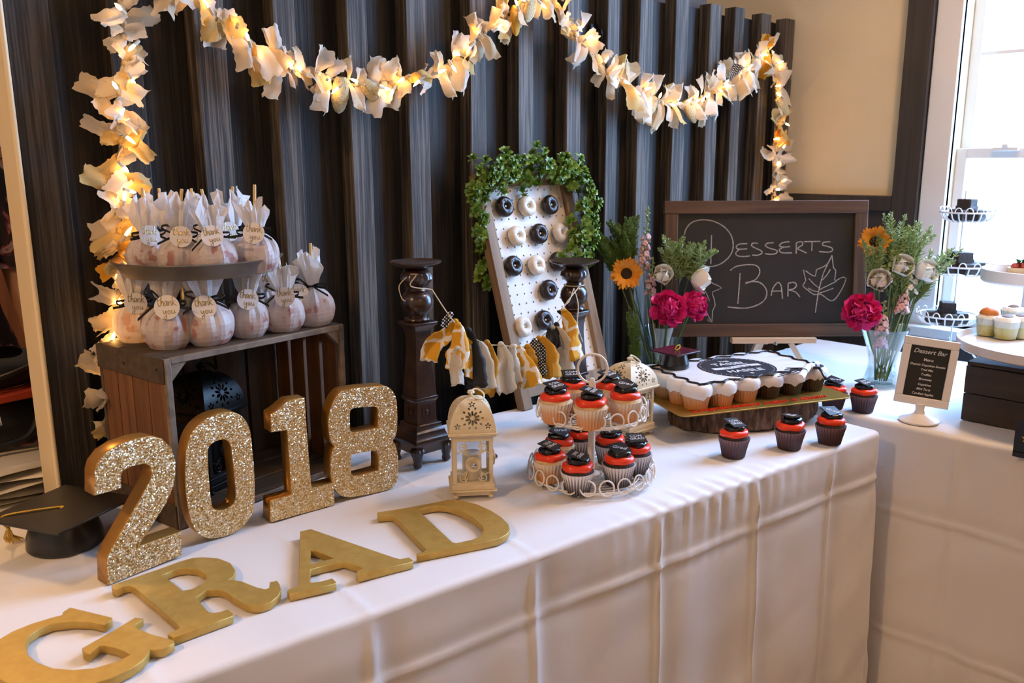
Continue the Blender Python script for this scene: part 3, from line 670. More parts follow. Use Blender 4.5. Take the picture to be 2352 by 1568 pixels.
THANK = [[(0,.9),(-.02,.4),(.0,.1),(.08,0),(.2,.12)], [(-.14,.6),(.2,.66)], [(.25,0),(.33,.6),(.36,1.05),(.27,.6),(.28,.15),(.38,.42),(.48,.48),(.52,.3),(.52,.02),(.6,.02)],
         [(.88,.42),(.74,.5),(.63,.25),(.69,.02),(.82,.18),(.89,.45),(.88,.08),(.97,.02)], [(1.0,.45),(1.03,0),(1.07,.28),(1.2,.46),(1.27,.32),(1.28,.02),(1.36,.03)], [(1.46,1.05),(1.42,.5),(1.40,0)], [(1.68,.5),(1.44,.24),(1.6,.12),(1.78,-.06)],
         [(.42,-.45),(.45,-.75),(.58,-.82),(.70,-.5),(.72,-.9),(.66,-1.3),(.50,-1.42),(.44,-1.2),(.72,-.95)], [(1.02,-.5),(.88,-.6),(.90,-.82),(1.04,-.86),(1.12,-.68),(1.02,-.5)], [(1.26,-.48),(1.26,-.76),(1.36,-.86),(1.5,-.74),(1.54,-.48),(1.54,-.76),(1.66,-.84)]]
def strokes_mb(st, sc, r, cx=0, cy=0, n=4, y=0.0, flat=0.4, sm=4):
    mb = MB()
    for s_ in st:
        pts = smooth_path([((x-cx)*sc, (q-cy)*sc) for x, q in s_], sm)
        mb.tube([(p.x, p.y, y) for p in pts], r, n, flat=flat)
    return mb
TXT_TH = strokes_mb(THANK, 0.0165, 0.00055, 0.82, -0.15).mesh('thank_you')
TAG_ME = MB().lathe([(0.0, 0.0), (0.0212, 0.0), (0.0212, 0.0006), (0.0, 0.0006)], 30).mesh('tag')
def bag_mesh(seed, R=0.044, tall=1.0, flare=0.028):
    r_ = random.Random(seed); n, m = 34, 20
    ph = [r_.uniform(0, 6.28) for _ in range(6)]
    topz = [0.136*tall+r_.uniform(-0.004, 0.004)+0.012*math.sin(2*a*2*PI/n+ph[5])+0.010*math.sin(5*a*2*PI/n+ph[4]) for a in range(n)]
    kk = r_.randrange(n)
    for q_, h_ in ((0, 0.016), (1, 0.009), (-1, 0.010)): topz[(kk+q_) % n] += h_
    def fn(u, v):
        a = 2*PI*u; i = int(round(u*n)) % n
        zt = topz[i]; nk = 0.080
        if v < 0.55:
            q = (1-(1-v/0.55)**1.35); z = nk*q
            base = R*math.sqrt(max(0, 1-((q-0.42)/0.585)**2)) if q > 0.42 else R*math.sqrt(1-((0.42-q)/0.58)**2)
            rr_ = max(base, 0.0095)
            pl = 0.03+0.16*max(0, q-0.35)
            rr_ *= 1+pl*(math.sin(7*a+ph[0])*0.5+math.sin(11*a+ph[1])*0.4+math.sin(17*a+ph[2])*0.3)+0.05*nz(3*math.cos(a)+seed, 3*math.sin(a), z*40)
        else:
            q = (v-0.55)/0.45; z = nk+(zt-nk)*q
            rr_ = 0.0095+(flare-0.0095)*(q**0.6)*(0.8+0.35*math.sin(2*a+ph[3]))
            rr_ *= 1+(0.15+0.35*q)*(math.sin(5*a+ph[3])*0.5+math.sin(9*a+ph[4])*0.4)+0.3*q*nz(4*math.cos(a)+seed, 4*math.sin(a), z*50)
        sw = 0.010*max(0, v-0.55)*math.sin(ph[5])
        return (rr_*math.cos(a)+sw, rr_*math.sin(a)*0.96+sw, z)
    mb = MB().grid(fn, n, m, closed_u=True)
    mb.f.append(tuple(i*(m+1) for i in range(n))[::-1])
    return mb
BAGS = []
for k, (R, tall, fl) in enumerate([(0.046, 1.0, 0.030), (0.044, 1.08, 0.034), (0.043, 0.95, 0.026), (0.045, 1.12, 0.040), (0.043, 1.02, 0.028)]):
    BAGS.append(bag_mesh(k*5+2, R, tall, fl).mesh('wrapper', False))
def ribbon_mb(seed):
    r_ = random.Random(seed); mb = MB()
    mb.ring(0.0125, 0.0022, 16, 5, tr(0, 0, 0.084))
    def strip(pts, w):
        P = smooth_path(pts, 5); vs = []; fs = []
        for p in P: vs += [(p.x, p.y, p.z-w/2), (p.x, p.y, p.z+w/2), (p.x, p.y+0.0006, p.z+w/2), (p.x, p.y+0.0006, p.z-w/2)]
        for i in range(len(P)-1):
            for q in range(4): fs.append((i*4+q, i*4+(q+1) % 4, i*4+4+(q+1) % 4, i*4+4+q))
        mb.add(vs, fs)
    for s_ in (-1, 1):
        a = r_.uniform(-0.008, 0.012)
        strip([(s_*0.006, -0.013, 0.085), (s_*0.020, -0.022, 0.092+a), (s_*0.034, -0.018, 0.090+a), (s_*0.026, -0.013, 0.082+a), (s_*0.006, -0.014, 0.084)], 0.0045)
        strip([(s_*0.004, -0.014, 0.084), (s_*0.018, -0.030, 0.078), (s_*(0.032+r_.uniform(0, 0.012)), -0.036, 0.066+r_.uniform(-0.012, 0.016))], 0.005)
    return mb
RIBS = [ribbon_mb(k).mesh('ribbon') for k in range(3)]
STICK = MB().lathe([(0.0, 0.03), (0.0032, 0.03), (0.0032, 0.172), (0.0026, 0.174), (0.0, 0.174)], 10).mesh('stick')
def treat(p, k, sc, yawoff, lean, tagdx, tagdz, label, group, stick=(0.0, 0.0)):
    p = Vector(p); p.z += 0.0005
    t = thing('wrapped_treat', label, 'wrapped treat', p, facez(p)+yawoff, group); t.scale = (sc, sc, sc); t.rotation_euler[0] = lean[0]; t.rotation_euler[1] = lean[1]
    obj('wrapper', BAGS[k % len(BAGS)], M_PAPER, t, rot=(0, 0, k*1.3))
    obj('stick', STICK, M_STICK, t, rot=(stick[0], stick[1], 0), loc=(-0.10*stick[1], 0.10*stick[0], 0))
    obj('ribbon', RIBS[k % 3], M_RIB, t)
    g = obj('tag', TAG_ME, M_TAG, t, loc=(tagdx, -0.034, 0.081+tagdz), rot=(PI/2-0.25, 0.12*math.sin(k*2.1), -0.5*tagdx/0.02))
    obj('lettering', TXT_TH, M_INK, g, loc=(0, 0, 0.0009))
PZ = CH+PLZ-0.0150
print('PED', ped, PLZ, PR)
LOW = [(316, 782, 0.96, 0.1, 0.000, 'white paper wrapped treat at the left end of the crate top'), (386, 797, 1.06, -0.1, 0.004, 'largest white wrapped treat on the crate, second from left'),
       (487, 788, 1.04, 0.0, -0.004, 'round white wrapped treat third from left along the crate edge'), (571, 771, 0.97, 0.1, -0.003, 'white wrapped treat fourth along the crate with a full ruffled top'),
       (653, 758, 0.95, 0.0, 0.004, 'narrow pleated wrapped treat second from right on the crate'), (727, 744, 1.0, -0.2, -0.022, 'white wrapped treat at the right end of the crate top'), (600, 728, 0.98, 0.2, 0.01, 'white wrapped treat half hidden behind the crate front row')]
for i, (px, py, s_, yo, tx, lb) in enumerate(LOW):
    treat(at(px, py, CH), i+1, s_*0.98, yo, (0.03*math.sin(i*3), 0.06*math.sin(i*2.3)), tx, -0.004*(i % 3), lb, 'wrapped treats on the crate', (0.06*math.sin(i*1.7), 0.10*math.sin(i*2.9)))
FH = Vector((CF.x, CF.y, 0)).normalized()
TOP = [(343, -0.045, 0.92, 0.3, -0.004, 'wrapped treat at the left of the metal pedestal front row'), (415, -0.082, 0.92, 0.0, 0.002, 'wrapped treat second from left on the metal pedestal'), (497, -0.085, 0.92, 0.1, -0.002, 'pleated wrapped treat at the middle front of the metal pedestal'),
       (597, -0.030, 0.95, -0.2, 0.003, 'wrapped treat at the right of the pedestal with tall pointed paper'), (372, 0.045, 0.90, 0.2, 0.018, 'wrapped treat behind the two left ones on the pedestal'), (460, 0.030, 0.90, 0.0, 0.0, 'wrapped treat at the back centre of the pedestal'), (548, 0.05, 0.92, 0.1, -0.012, 'wrapped treat at the back right of the pedestal')]
for i, (px, df, s_, yo, tx, lb) in enumerate(TOP):
    base = ped+Vector((0, 0, PLZ-0.0150)); p = base+FH*df; k0 = kof(p)
    p = p+Vector((CR.x, CR.y, 0)).normalized()*((px-proj(p)[0])*k0/FPX)
    treat(p, i*2+1, s_*0.98, yo, (0.04*math.sin(i*2+1), 0.06*math.sin(i*1.9)), tx, 0.0, lb, 'wrapped treats on the metal pedestal', (0.05*math.sin(i*1.3), 0.12*math.sin(i*2.4)))

# ================================================================== mortarboard
def mortarboard(label, p, rz, S, bh, m_top, m_crown, m_cord, r0, r1, tassel=True, tilt=(0, 0)):
    t = thing('graduation_cap', label, 'graduation cap', p, rz); t.rotation_euler[0] = tilt[0]; t.rotation_euler[1] = tilt[1]
    obj('crown', MB().lathe([(r0*0.97, 0.0), (r0, 0.003), (r0*0.97, bh*0.35), (r0*0.86, bh*0.7), (r1, bh), (0.0, bh)], 36), m_crown, t)
    obj('board', MB().box(-S/2, S/2, -S/2, S/2, bh, bh+0.004), m_top, t, bevel=0.0012)
    obj('button', MB().lathe([(0.0, 0.0), (S*0.022, 0.0), (S*0.02, S*0.012), (0.0, S*0.018)], 10), m_cord if tassel else m_top, t, loc=(0, 0, bh+0.004))
    return t
M_CAPF = mat('black felt cap', (0.012, 0.011, 0.010), 0.5)
M_CORD = nmat('golden tassel cord', [(0.35, (0.55, 0.33, 0.03)), (0.7, (0.75, 0.5, 0.07))], (300, 300, 300), rough=0.6)
cp = at(152, 1246); cs = pxw(cp, 1.0)
cap = mortarboard('black mortarboard with a gold tassel beside the glitter two', cp, facez(cp)+math.radians(40), 0.168, 0.062, mat('black cap board', (0.014, 0.012, 0.010), 0.38), mat('black cap crown', (0.010, 0.0095, 0.009), 0.28), M_CORD, 0.062, 0.045)
cm = cap.matrix_basis.inverted() if False else (Matrix.Translation(cp) @ rot_z(facez(cp)+math.radians(40))).inverted()
c_b = (cm @ at(137, 1163, 0.068)); c_e = (cm @ at(8, 1186, 0.066)); c_h = (cm @ at(20, 1225, 0.02))
obj('tassel_cord', MB().tube(smooth_path([(c_b.x, c_b.y, 0.068), ((c_b.x+c_e.x)/2, (c_b.y+c_e.y)/2, 0.069), (c_e.x, c_e.y, 0.067), (c_e.x*1.04, c_e.y*1.04, 0.055), (c_h.x, c_h.y, 0.03)], 6), 0.0016, 6), M_CORD, cap)
tsl = MB()
for k in range(26):
    a = k*2.4; q = 0.004+0.006*(k % 5)/5
    tsl.tube([(c_h.x+0.002*math.cos(a), c_h.y+0.002*math.sin(a), 0.03), (c_h.x+q*math.cos(a), c_h.y+q*math.sin(a), 0.014), (c_h.x+1.6*q*math.cos(a)+0.012, c_h.y+1.6*q*math.sin(a), 0.002)], 0.0007, 4)
tsl.tube([(c_h.x, c_h.y, 0.035), (c_h.x, c_h.y, 0.026)], 0.0035, 8)
obj('tassel', tsl, M_CORD, cap, kind='stuff')

# ================================================================== candlesticks
M_BRONZE = nmat('dark bronze resin', [(0.3, (0.016, 0.007, 0.004)), (0.6, (0.035, 0.015, 0.009)), (0.85, (0.075, 0.034, 0.020))], (35, 35, 35), rough=0.30, bmp=0.15, coat_weight=0.3)
M_TWINE = mat('natural cotton twine', (0.62, 0.52, 0.38), 0.8)
def candlestick(label, p, rz, H, kx):
    t = thing('candlestick', label, 'candlestick', p, rz, 'carved dark candlesticks'); s = H/1420.0
    def Z(y): return (1480-y)*s
    q2 = math.sqrt(2)
    obj('dish', MB().lathe([(0.0, Z(118)), (60*s*kx, Z(116)), (95*s*kx, Z(100)), (150*s*kx, Z(82)), (174*s*kx, Z(68)), (178*s*kx, Z(60)), (172*s*kx, Z(56)), (150*s*kx, Z(66)), (60*s*kx, Z(78)), (0.0, Z(80))], 40), M_BRONZE, t)
    obj('pricket', MB().lathe([(0.0, Z(80)), (4*s, Z(80)), (0.5*s, Z(58)), (0.0, Z(58))], 8), M_BRONZE, t)
    fl = lambda a, j, z: 1+0.10*abs(math.cos(5*a)) if 1 < j < 6 else 1
    obj('capital', MB().lathe([(70*s, Z(112)), (88*s, Z(125)), (100*s, Z(150)), (104*s, Z(180)), (88*s, Z(200)), (66*s, Z(225)), (58*s, Z(238)), (66*s, Z(248)), (72*s, Z(256)), (66*s, Z(262))], 40, rf=fl), M_BRONZE, t)
    bl = lambda a, j, z: 1+0.07*abs(math.cos(6*a+(j % 2)*PI/2))
    obj('carved_bulb', MB().lathe([(64*s, Z(262)), (88*s, Z(282)), (102*s, Z(310)), (107*s, Z(342)), (103*s, Z(372)), (90*s, Z(402)), (72*s, Z(426)), (70*s, Z(440)), (84*s, Z(448)), (86*s, Z(460)), (74*s, Z(470))], 48, rf=bl), M_BRONZE, t)
    def sq(prof): return MB().lathe([(r*s, Z(y)) for r, y in prof], 4, a0=0)
    obj('column', sq([(120, 470), (142, 476), (140, 492), (112, 512), (96, 545), (88, 600), (88, 660), (95, 760), (106, 860), (116, 950), (122, 1000)]), M_BRONZE, t, bevel=0.0012)
    obj('plinth', sq([(130, 1000), (134, 1012), (128, 1030), (108, 1042), (112, 1060), (116, 1170), (122, 1190)]), M_BRONZE, t, bevel=0.001)
    for k in range(4):
        pnl = MB().box(-42*s, 42*s, -1.0*s, 4*s, Z(1160), Z(1065)); pnl.box(-38*s, -24*s, -4*s, 4*s, Z(1150), Z(1075)); pnl.box(24*s, 38*s, -4*s, 4*s, Z(1150), Z(1075)); pnl.sph((0, -3*s, Z(1112)), 14*s, 8, 5, (1, 0.5, 1.4))
        obj('plinth_panel', pnl, M_BRONZE, t, loc=((80*s)*math.cos(k*PI/2+PI/4), (80*s)*math.sin(k*PI/2+PI/4), 0), rot=(0, 0, k*PI/2+PI/4+PI/2))
    obj('base', sq([(122, 1190), (150, 1196), (150, 1208), (158, 1230), (178, 1244), (178, 1258), (190, 1280), (206, 1292), (210, 1318), (204, 1332), (196, 1350), (192, 1390), (170, 1396)]), M_BRONZE, t, bevel=0.001)
    for k in range(4):
        a = k*PI/2; ft = MB()
        ft.lathe([(0.0, Z(1480)), (22*s, Z(1480)), (30*s, Z(1466)), (24*s, Z(1440)), (34*s, Z(1400)), (48*s, Z(1360)), (40*s, Z(1345)), (0.0, Z(1345))], 24, rf=lambda b_, j, z: 1+0.10*abs(math.cos(6*b_)))
        obj('claw_foot', ft, M_BRONZE, t, loc=(178*s*math.cos(a), 178*s*math.sin(a), 0))
    return t
ca = at(968, 1054); CAH = hat(ca, 600)
candlestick('taller carved dark bronze candlestick behind the cream lantern', ca, facez(ca)+math.radians(-9), CAH, 1.0)
cb = at(1315, 978); CBH = hat(cb, 598)
candlestick('shorter carved bronze candlestick in front of the doughnut board', cb, facez(cb)+math.radians(6), CBH, 1.16)

# ================================================================== cream lanterns
la = at(1085, 1128); LAH = hat(la, 893)
lantern('cream pierced lantern with jewel medallion beside the letter D', la, facez(la)+0.06, LAH, pxw(la, 104), M_LCREAM, M_LCREAM, True, 'cream lanterns')
lb_ = at(1443, 992); LBH = hat(lb_, 818)
lantern('cream pierced lantern half hidden behind the cupcake stand', lb_, facez(lb_)+math.radians(48), LBH, pxw(lb_, 92), M_LCREAM, M_LCREAM, True, 'cream lanterns')

# ================================================================== doughnut pegboard leaning on the wall
M_PFRAME = cratemat('weathered pine frame', (0.17, 0.10, 0.05), (0.27, 0.17, 0.09), (0.36, 0.25, 0.15), (50, 50, 3))
M_PBOARD = mat('white pegboard', (0.76, 0.69, 0.60), 0.5)
b0 = at(1192, 947); tl = onY(1104, 398, 1.735); trt = onY(1316, 392, 1.735)
ex = Vector((trt.x-tl.x, 0, 0)).normalized(); PBW = (trt.x-tl.x)
b0.y = min(b0.y, 1.60)
ez = (tl-b0); ez -= ex*ez.dot(ex); PBH = ez.length; ez.normalize(); ey = ez.cross(ex)
tlx = (tl-b0).dot(ex)
print('PEG', b0, tl, trt, PBW, PBH, tlx)
pb = thing('pegboard_stand', 'white pegboard in a pine frame holding mini doughnuts', 'pegboard', b0)
MX = Matrix((ex, ey, ez)).transposed().to_4x4()
pb.matrix_basis = Matrix.Translation(b0+ex*(tlx*0.5)) @ MX
FWD = 0.034
obj('stile', MB().box(0, FWD, 0, 0.028, 0, PBH), M_PFRAME, pb, bevel=0.002)
obj('stile', MB().box(PBW-FWD, PBW, 0, 0.028, 0, PBH), M_PFRAME, pb, bevel=0.002)
obj('top_rail', MB().box(FWD, PBW-FWD, 0, 0.028, PBH-FWD, PBH), M_PFRAME, pb, bevel=0.002)
obj('lower_rail', MB().box(FWD, PBW-FWD, 0.004, 0.028, 0.03, 0.06), M_PFRAME, pb, bevel=0.002)
hs = 0.0254; X0, Z0 = FWD, 0.06
nx, nzr = int((PBW-2*FWD)/hs), int((PBH-FWD-Z0)/hs)
hm = MB(); hx = (PBW-2*FWD)/nx; hz = (PBH-FWD-Z0)/nzr; YF = 0.014
for i in range(nx):
    for j in range(nzr):
        x0, z0 = X0+i*hx, Z0+j*hz; cx_, cz_ = x0+hx/2, z0+hz/2; r = 0.0030
        sq_ = [(x0+hx, cz_), (x0+hx, z0+hz), (cx_, z0+hz), (x0, z0+hz), (x0, cz_), (x0, z0), (cx_, z0), (x0+hx, z0)]
        ri = [(cx_+r*math.cos(k*PI/4), cz_+r*math.sin(k*PI/4)) for k in range(8)]
        vs = [(a, YF, b) for a, b in sq_]+[(a, YF, b) for a, b in ri]+[(a, YF+0.005, b) for a, b in ri]+[(a, YF+0.005, b) for a, b in sq_]
        fs = []
        for k in range(8):
            q = (k+1) % 8; fs += [(k, q, 8+q, 8+k), (8+k, 8+q, 16+q, 16+k), (16+k, 16+q, 24+q, 24+k)]
        hm.add(vs, fs)
obj('perforated_panel', hm, M_PBOARD, pb, smooth=False)
def donut_mesh(seed, R=0.0165, r=0.0125):
    def fn(u, v):
        a, b = 2*PI*u, 2*PI*v; w = r*(1+0.08*nz(2*math.cos(a)+seed, 2*math.sin(a), seed)+0.05*nz(5*math.cos(a), 5*math.sin(a)+seed, 3*math.sin(b)))
        return ((R+w*math.cos(b))*math.cos(a), w*math.sin(b)*1.05, (R+w*math.cos(b))*math.sin(a))
    mb = MB(); n, m = 26, 14
    vs = [fn(i/n, j/m) for i in range(n) for j in range(m)]
    fs = [(i*m+j, ((i+1) % n)*m+j, ((i+1) % n)*m+(j+1) % m, i*m+(j+1) % m) for i in range(n) for j in range(m)]
    return mb.add(vs, fs)
DM = [donut_mesh(s_).mesh('doughnut') for s_ in (1.1, 4.7, 8.3)]
M_CHOC = nmat('dark chocolate glaze', [(0.3, (0.012, 0.006, 0.005)), (0.7, (0.026, 0.013, 0.010))], (70, 70, 70), rough=0.3, bmp=0.4, dist=0.002)
M_SUG = nmat('white powdered glaze', [(0.3, (0.70, 0.58, 0.42)), (0.55, (0.78, 0.70, 0.58)), (0.8, (0.82, 0.78, 0.70))], (80, 80, 80), rough=0.6, bmp=0.4, dist=0.002)
M_DOWEL = mat('pale dowel peg', (0.6, 0.45, 0.25), 0.5)
DN = [(1160,474,'c','top left'), (1212,473,'w','top centre'), (1265,470,'c','top right'), (1189,541,'w','second row left'), (1240,536,'c','second row centre'), (1289,534,'w','second row right'),
      (1181,610,'c','third row left'), (1234,608,'w','third row centre'), (1283,600,'c','third row right, behind a candlestick dish'), (1262,665,'c','fourth row right'), (1203,750,'w','lowest row left'), (1252,735,'c','lowest row right, above the rag bunting')]
pinv = pb.matrix_basis.inverted(); Pm = pb.matrix_basis
def on_board(px, py, y):
    d = ray(px, py); o2 = pinv @ CAM; d2 = pinv.to_3x3() @ d; q = o2+d2*((y-o2.y)/d2.y); return q
for i, (px, py, c, w) in enumerate(DN):
    q = on_board(px, py, YF-0.016)
    t = thing('mini_doughnut', ('chocolate glazed' if c == 'c' else 'white powdered')+' mini doughnut on the pegboard, '+w, 'doughnut', (0, 0, 0), 0, 'mini doughnuts on the pegboard')
    t.matrix_basis = Pm @ Matrix.Translation((q.x, YF-0.0135, q.z)) @ rot_y(i*1.1) @ rot_x(0.12*math.sin(i*2.7))
    obj('ring', DM[i % 3], M_CHOC if c == 'c' else M_SUG, t)
    obj('peg', MB().tube([(0, 0.0150, 0.0), (0, -0.006, 0.0)], 0.0030, 8), M_DOWEL, t)

# ================================================================== boxwood garland over the pegboard
M_LEAF = nmat('glossy boxwood leaf', [(0.25, (0.07, 0.14, 0.02)), (0.5, (0.15, 0.27, 0.035)), (0.8, (0.32, 0.46, 0.07))], (40, 40, 40), rough=0.32, detail=2)
M_VINE = mat('green brown vine', (0.05, 0.06, 0.02), 0.6)
def leaf(mb, M, l, w):
    def fn(u, v):
        x = (u-0.5)*2; ww = w*math.sin(PI*min(1, v*0.93+0.05))**0.75*(0.35+0.65*v)
        return (x*ww, l*v, 0.16*l*math.sin(PI*v)-0.25*abs(x)**1.5*ww*-1)
    mb.grid(fn, 2, 5, M)
def sprig(seed):
    r_ = random.Random(seed); mb = MB()
    for k in range(13):
        a = k*2.4; el = 0.15+1.15*(k/13); l = 0.024*(1.0-0.35*k/13)*r_.uniform(0.85, 1.15)
        leaf(mb, tr(0, 0, 0.010*k/13) @ rot_z(a) @ rot_x(el), l, l*0.42)
    mb.tube([(0, 0, -0.012), (0, 0, 0.008)], 0.0012, 5); return mb
SPR = [sprig(k).mesh('leaf_sprig') for k in range(5)]
gl = thing('boxwood_garland', 'green artificial boxwood garland draped over the pegboard frame', 'garland', tl)
gpath = [(1112, 640, .6), (1098, 560, .7), (1092, 480, .8), (1090, 415, 1.0), (1120, 400, 1.0), (1160, 392, 1.2), (1205, 388, 1.2), (1250, 382, 1.2), (1300, 388, 1.1), (1322, 420, 1.0), (1332, 470, 1.0), (1340, 520, 1.0), (1330, 570, .8), (1322, 592, .5)]
r_ = random.Random(11); pts3 = []
def gpt(px, py, off):
    q = on_board(px, py, -0.008-off); return Pm @ q
left_pts = [onY(px, py, 1.73) for px, py, _ in gpath[:4]]
P3 = left_pts+[gpt(px, py, 0.012) for px, py, _ in gpath[4:]]
obj('vine', MB().tube([tuple(p-tl) for p in smooth_path(P3, 6)], 0.0022, 6), M_VINE, gl)
sm = smooth_path(P3, 10); ns = 240
for k in range(ns):
    i = min(int(k/ns*len(sm)), len(sm)-1); p = sm[i]; wgt = gpath[min(int(k/ns*13), 13)][2]
    o2 = Vector((r_.gauss(0, 0.020*wgt), r_.uniform(-0.034, 0.004), r_.gauss(0, 0.020*wgt)))
    if p.x < b0.x+0.03 and k < ns*0.26: o2.y = r_.uniform(-0.025, -0.005); o2.x *= 0.7
    q = p+o2; dr = (o2+Vector((0, -0.012, 0.004))).normalized()
    e = obj('leaf_sprig', SPR[k % 5], M_LEAF, gl, loc=q-tl); e.rotation_euler = dr.to_track_quat('Z', 'Y').to_euler(); s_ = r_.uniform(0.75, 1.1); e.scale = (s_, s_, s_)

# ================================================================== cloth strips
M_YEL = cloth_mat('mustard yellow cotton', (0.62, 0.30, 0.012), 0.2)
M_WHT = cloth_mat('off white muslin', (0.78, 0.71, 0.60), 0.4)
M_CRM = cloth_mat('cream muslin', (0.75, 0.62, 0.42), 0.4)
M_PALE = cloth_mat('pale yellow cotton', (0.72, 0.52, 0.20), 0.4)
M_BLK = cloth_mat('black cotton', (0.012, 0.012, 0.014), 0.05)
def dot_mat(name, base, dot, sc=190, r=0.28):
    m, nt, b = nt_new(name); v = coords(nt, (sc, sc, sc), False); n = N(nt, 'ShaderNodeTexVoronoi', voronoi_dimensions='2D'); n.inputs['Scale'].default_value = 1; n.inputs['Randomness'].default_value = 0
    sp = N(nt, 'ShaderNodeSeparateXYZ'); cb = N(nt, 'ShaderNodeCombineXYZ'); nt.links.new(v, sp.inputs[0]); nt.links.new(sp.outputs[0], cb.inputs[0]); nt.links.new(sp.outputs[2], cb.inputs[1])
    rt = N(nt, 'ShaderNodeVectorRotate', rotation_type='Z_AXIS'); rt.inputs['Angle'].default_value = PI/4; nt.links.new(cb.outputs[0], rt.inputs[0])
    nt.links.new(rt.outputs[0], n.inputs['Vector']); nt.links.new(ramp(nt, n.outputs['Distance'], [(r, dot), (r+0.04, base)]), b.inputs['Base Color']); setp(b, roughness=0.8); MATS[name] = m; return m
M_DOT = dot_mat('black polka dot cotton', (0.01, 0.01, 0.012), (0.75, 0.72, 0.68))
M_TDOT = dot_mat('taupe polka dot cotton', (0.22, 0.17, 0.12), (0.7, 0.65, 0.58), 260)
def lattice_mat():
    m, nt, b = nt_new('yellow lattice print cotton'); v = coords(nt, (26, 26, 26), True); n = N(nt, 'ShaderNodeTexVoronoi', voronoi_dimensions='2D', feature='DISTANCE_TO_EDGE'); n.inputs['Scale'].default_value = 1; n.inputs['Randomness'].default_value = 0.55
    sp = N(nt, 'ShaderNodeSeparateXYZ'); cb = N(nt, 'ShaderNodeCombineXYZ'); nt.links.new(v, sp.inputs[0]); nt.links.new(sp.outputs[0], cb.inputs[0]); nt.links.new(sp.outputs[2], cb.inputs[1])
    ns_ = N(nt, 'ShaderNodeTexNoise'); ns_.inputs['Scale'].default_value = 1.6; nt.links.new(cb.outputs[0], ns_.inputs['Vector'])
    wv = N(nt, 'ShaderNodeVectorMath', operation='MULTIPLY_ADD'); wv.inputs[1].default_value = (0.5, 0.5, 0); nt.links.new(ns_.outputs['Color'], wv.inputs[0]); nt.links.new(cb.outputs[0], wv.inputs[2]); nt.links.new(wv.outputs[0], n.inputs['Vector'])
    nt.links.new(ramp(nt, n.outputs['Distance'], [(0.085, (0.78, 0.74, 0.66)), (0.11, (0.66, 0.33, 0.012))]), b.inputs['Base Color']); setp(b, roughness=0.8); MATS['lat'] = m; return m
M_LAT = lattice_mat()
def strip_mb(pts, w0, w1, curl, seed, jag=0.12, nu=6, nv=14):
    """a torn cloth strip following pts (x, y, z), facing -y, knotted narrow at the start"""
    P = smooth_path(pts, max(2, nv//(len(pts)-1))); L = len(P)-1; r_ = random.Random(seed)
    lj = [r_.uniform(-jag, jag) for _ in range(L+2)]; rj = [r_.uniform(-jag, jag) for _ in range(L+2)]; ej = [r_.uniform(-1, 1) for _ in range(nu+2)]
    vs = []; fs = []
    for i, p in enumerate(P):
        v = i/L; t = (P[min(i+1, L)]-P[max(i-1, 0)]).normalized(); side = t.cross(Vector((0, 1, 0)))
        side = side.normalized() if side.length > 1e-4 else Vector((1, 0, 0))
        nrm = side.cross(t).normalized(); w = w0+(w1-w0)*min(1, (v*1.9))**0.7
        tw = curl*0.9*math.sin(v*2.2+seed); sd = side*math.cos(tw)+nrm*math.sin(tw)
        for k in range(nu+1):
            u = (k/nu-0.5)*2; ww = w*(1+(lj[i] if u < 0 else rj[i])*abs(u))
            dz = curl*w*(0.5*math.cos(u*2.3+seed)+0.4*math.sin(u*3.1+v*4+seed*2))*(0.4+0.8*v)
            q = p+sd*(u*ww/2)+nrm*dz
            if i == L: q = q+t*(ej[k]*w*0.10)
            vs.append(tuple(q))
    for i in range(L):
        for k in range(nu): fs.append((i*(nu+1)+k, i*(nu+1)+k+1, (i+1)*(nu+1)+k+1, (i+1)*(nu+1)+k))
    return MB().add(vs, fs)

# ---- rag bunting between the two candlesticks
def Zc(H, y): return (1480-y)/1420.0*H
pA = ca+Vector((0, 0, Zc(CAH, 250))); pB = cb+Vector((0, 0, Zc(CBH, 262)))
kA, kB = kof(pA), kof(pB)
def bk(px): return kA-0.03+(kB-kA)*(px-1030)/270.0-0.05
CORD = [(1018, 692), (1030, 722), (1052, 748), (1080, 772), (1118, 790), (1150, 793), (1180, 796), (1205, 795), (1228, 782), (1250, 768), (1270, 750), (1288, 730), (1298, 700), (1312, 668)]
bt = thing('rag_bunting', 'yellow, black and white rag bunting strung between the candlesticks', 'bunting', pA)
cpts = [dep(px, py, bk(px)) for px, py in CORD]; cpts[0] = pA+Vector((0.018, -0.030, 0.0)); cpts[-1] = pB+Vector((-0.012, -0.028, 0))
obj('cord', MB().tube([tuple(p-pA) for p in smooth_path(cpts, 6)], 0.0014, 6), M_TWINE, bt)
rA = MB()
rA.tube([(0.030*math.cos(a), 0.030*math.sin(a), 0.030+0.006*math.sin(2*a)) for a in [2*PI*i/20 for i in range(20)]], 0.0012, 5, True)
fr_ = Vector((-ca.x, -ca.y, 0)).normalized(); sd_ = Vector((fr_.y, -fr_.x, 0)) * -1
rA.tube(smooth_path([fr_*0.036+Vector((0, 0, 0.034)), fr_*0.040+sd_*-0.012+Vector((0, 0, 0.012)), cpts[0]-pA], 6), 0.0014, 5)
rA.tube(smooth_path([fr_*0.032+sd_*-0.020+Vector((0, 0, 0.03)), fr_*0.032+sd_*-0.036+Vector((0, 0, 0.012)), fr_*0.03+sd_*-0.032+Vector((0, 0, -0.014)), fr_*0.034+sd_*-0.024+Vector((0, 0, -0.02))], 6), 0.0012, 5)
obj('twine_loop', rA, M_TWINE, bt)
fB = Vector((-cb.x, -cb.y, 0)).normalized(); off = pB-pA; rB = MB()
rB.tube([(off.x+0.024*math.cos(a), off.y+0.024*math.sin(a), off.z) for a in [2*PI*i/20 for i in range(20)]], 0.0013, 5, True)
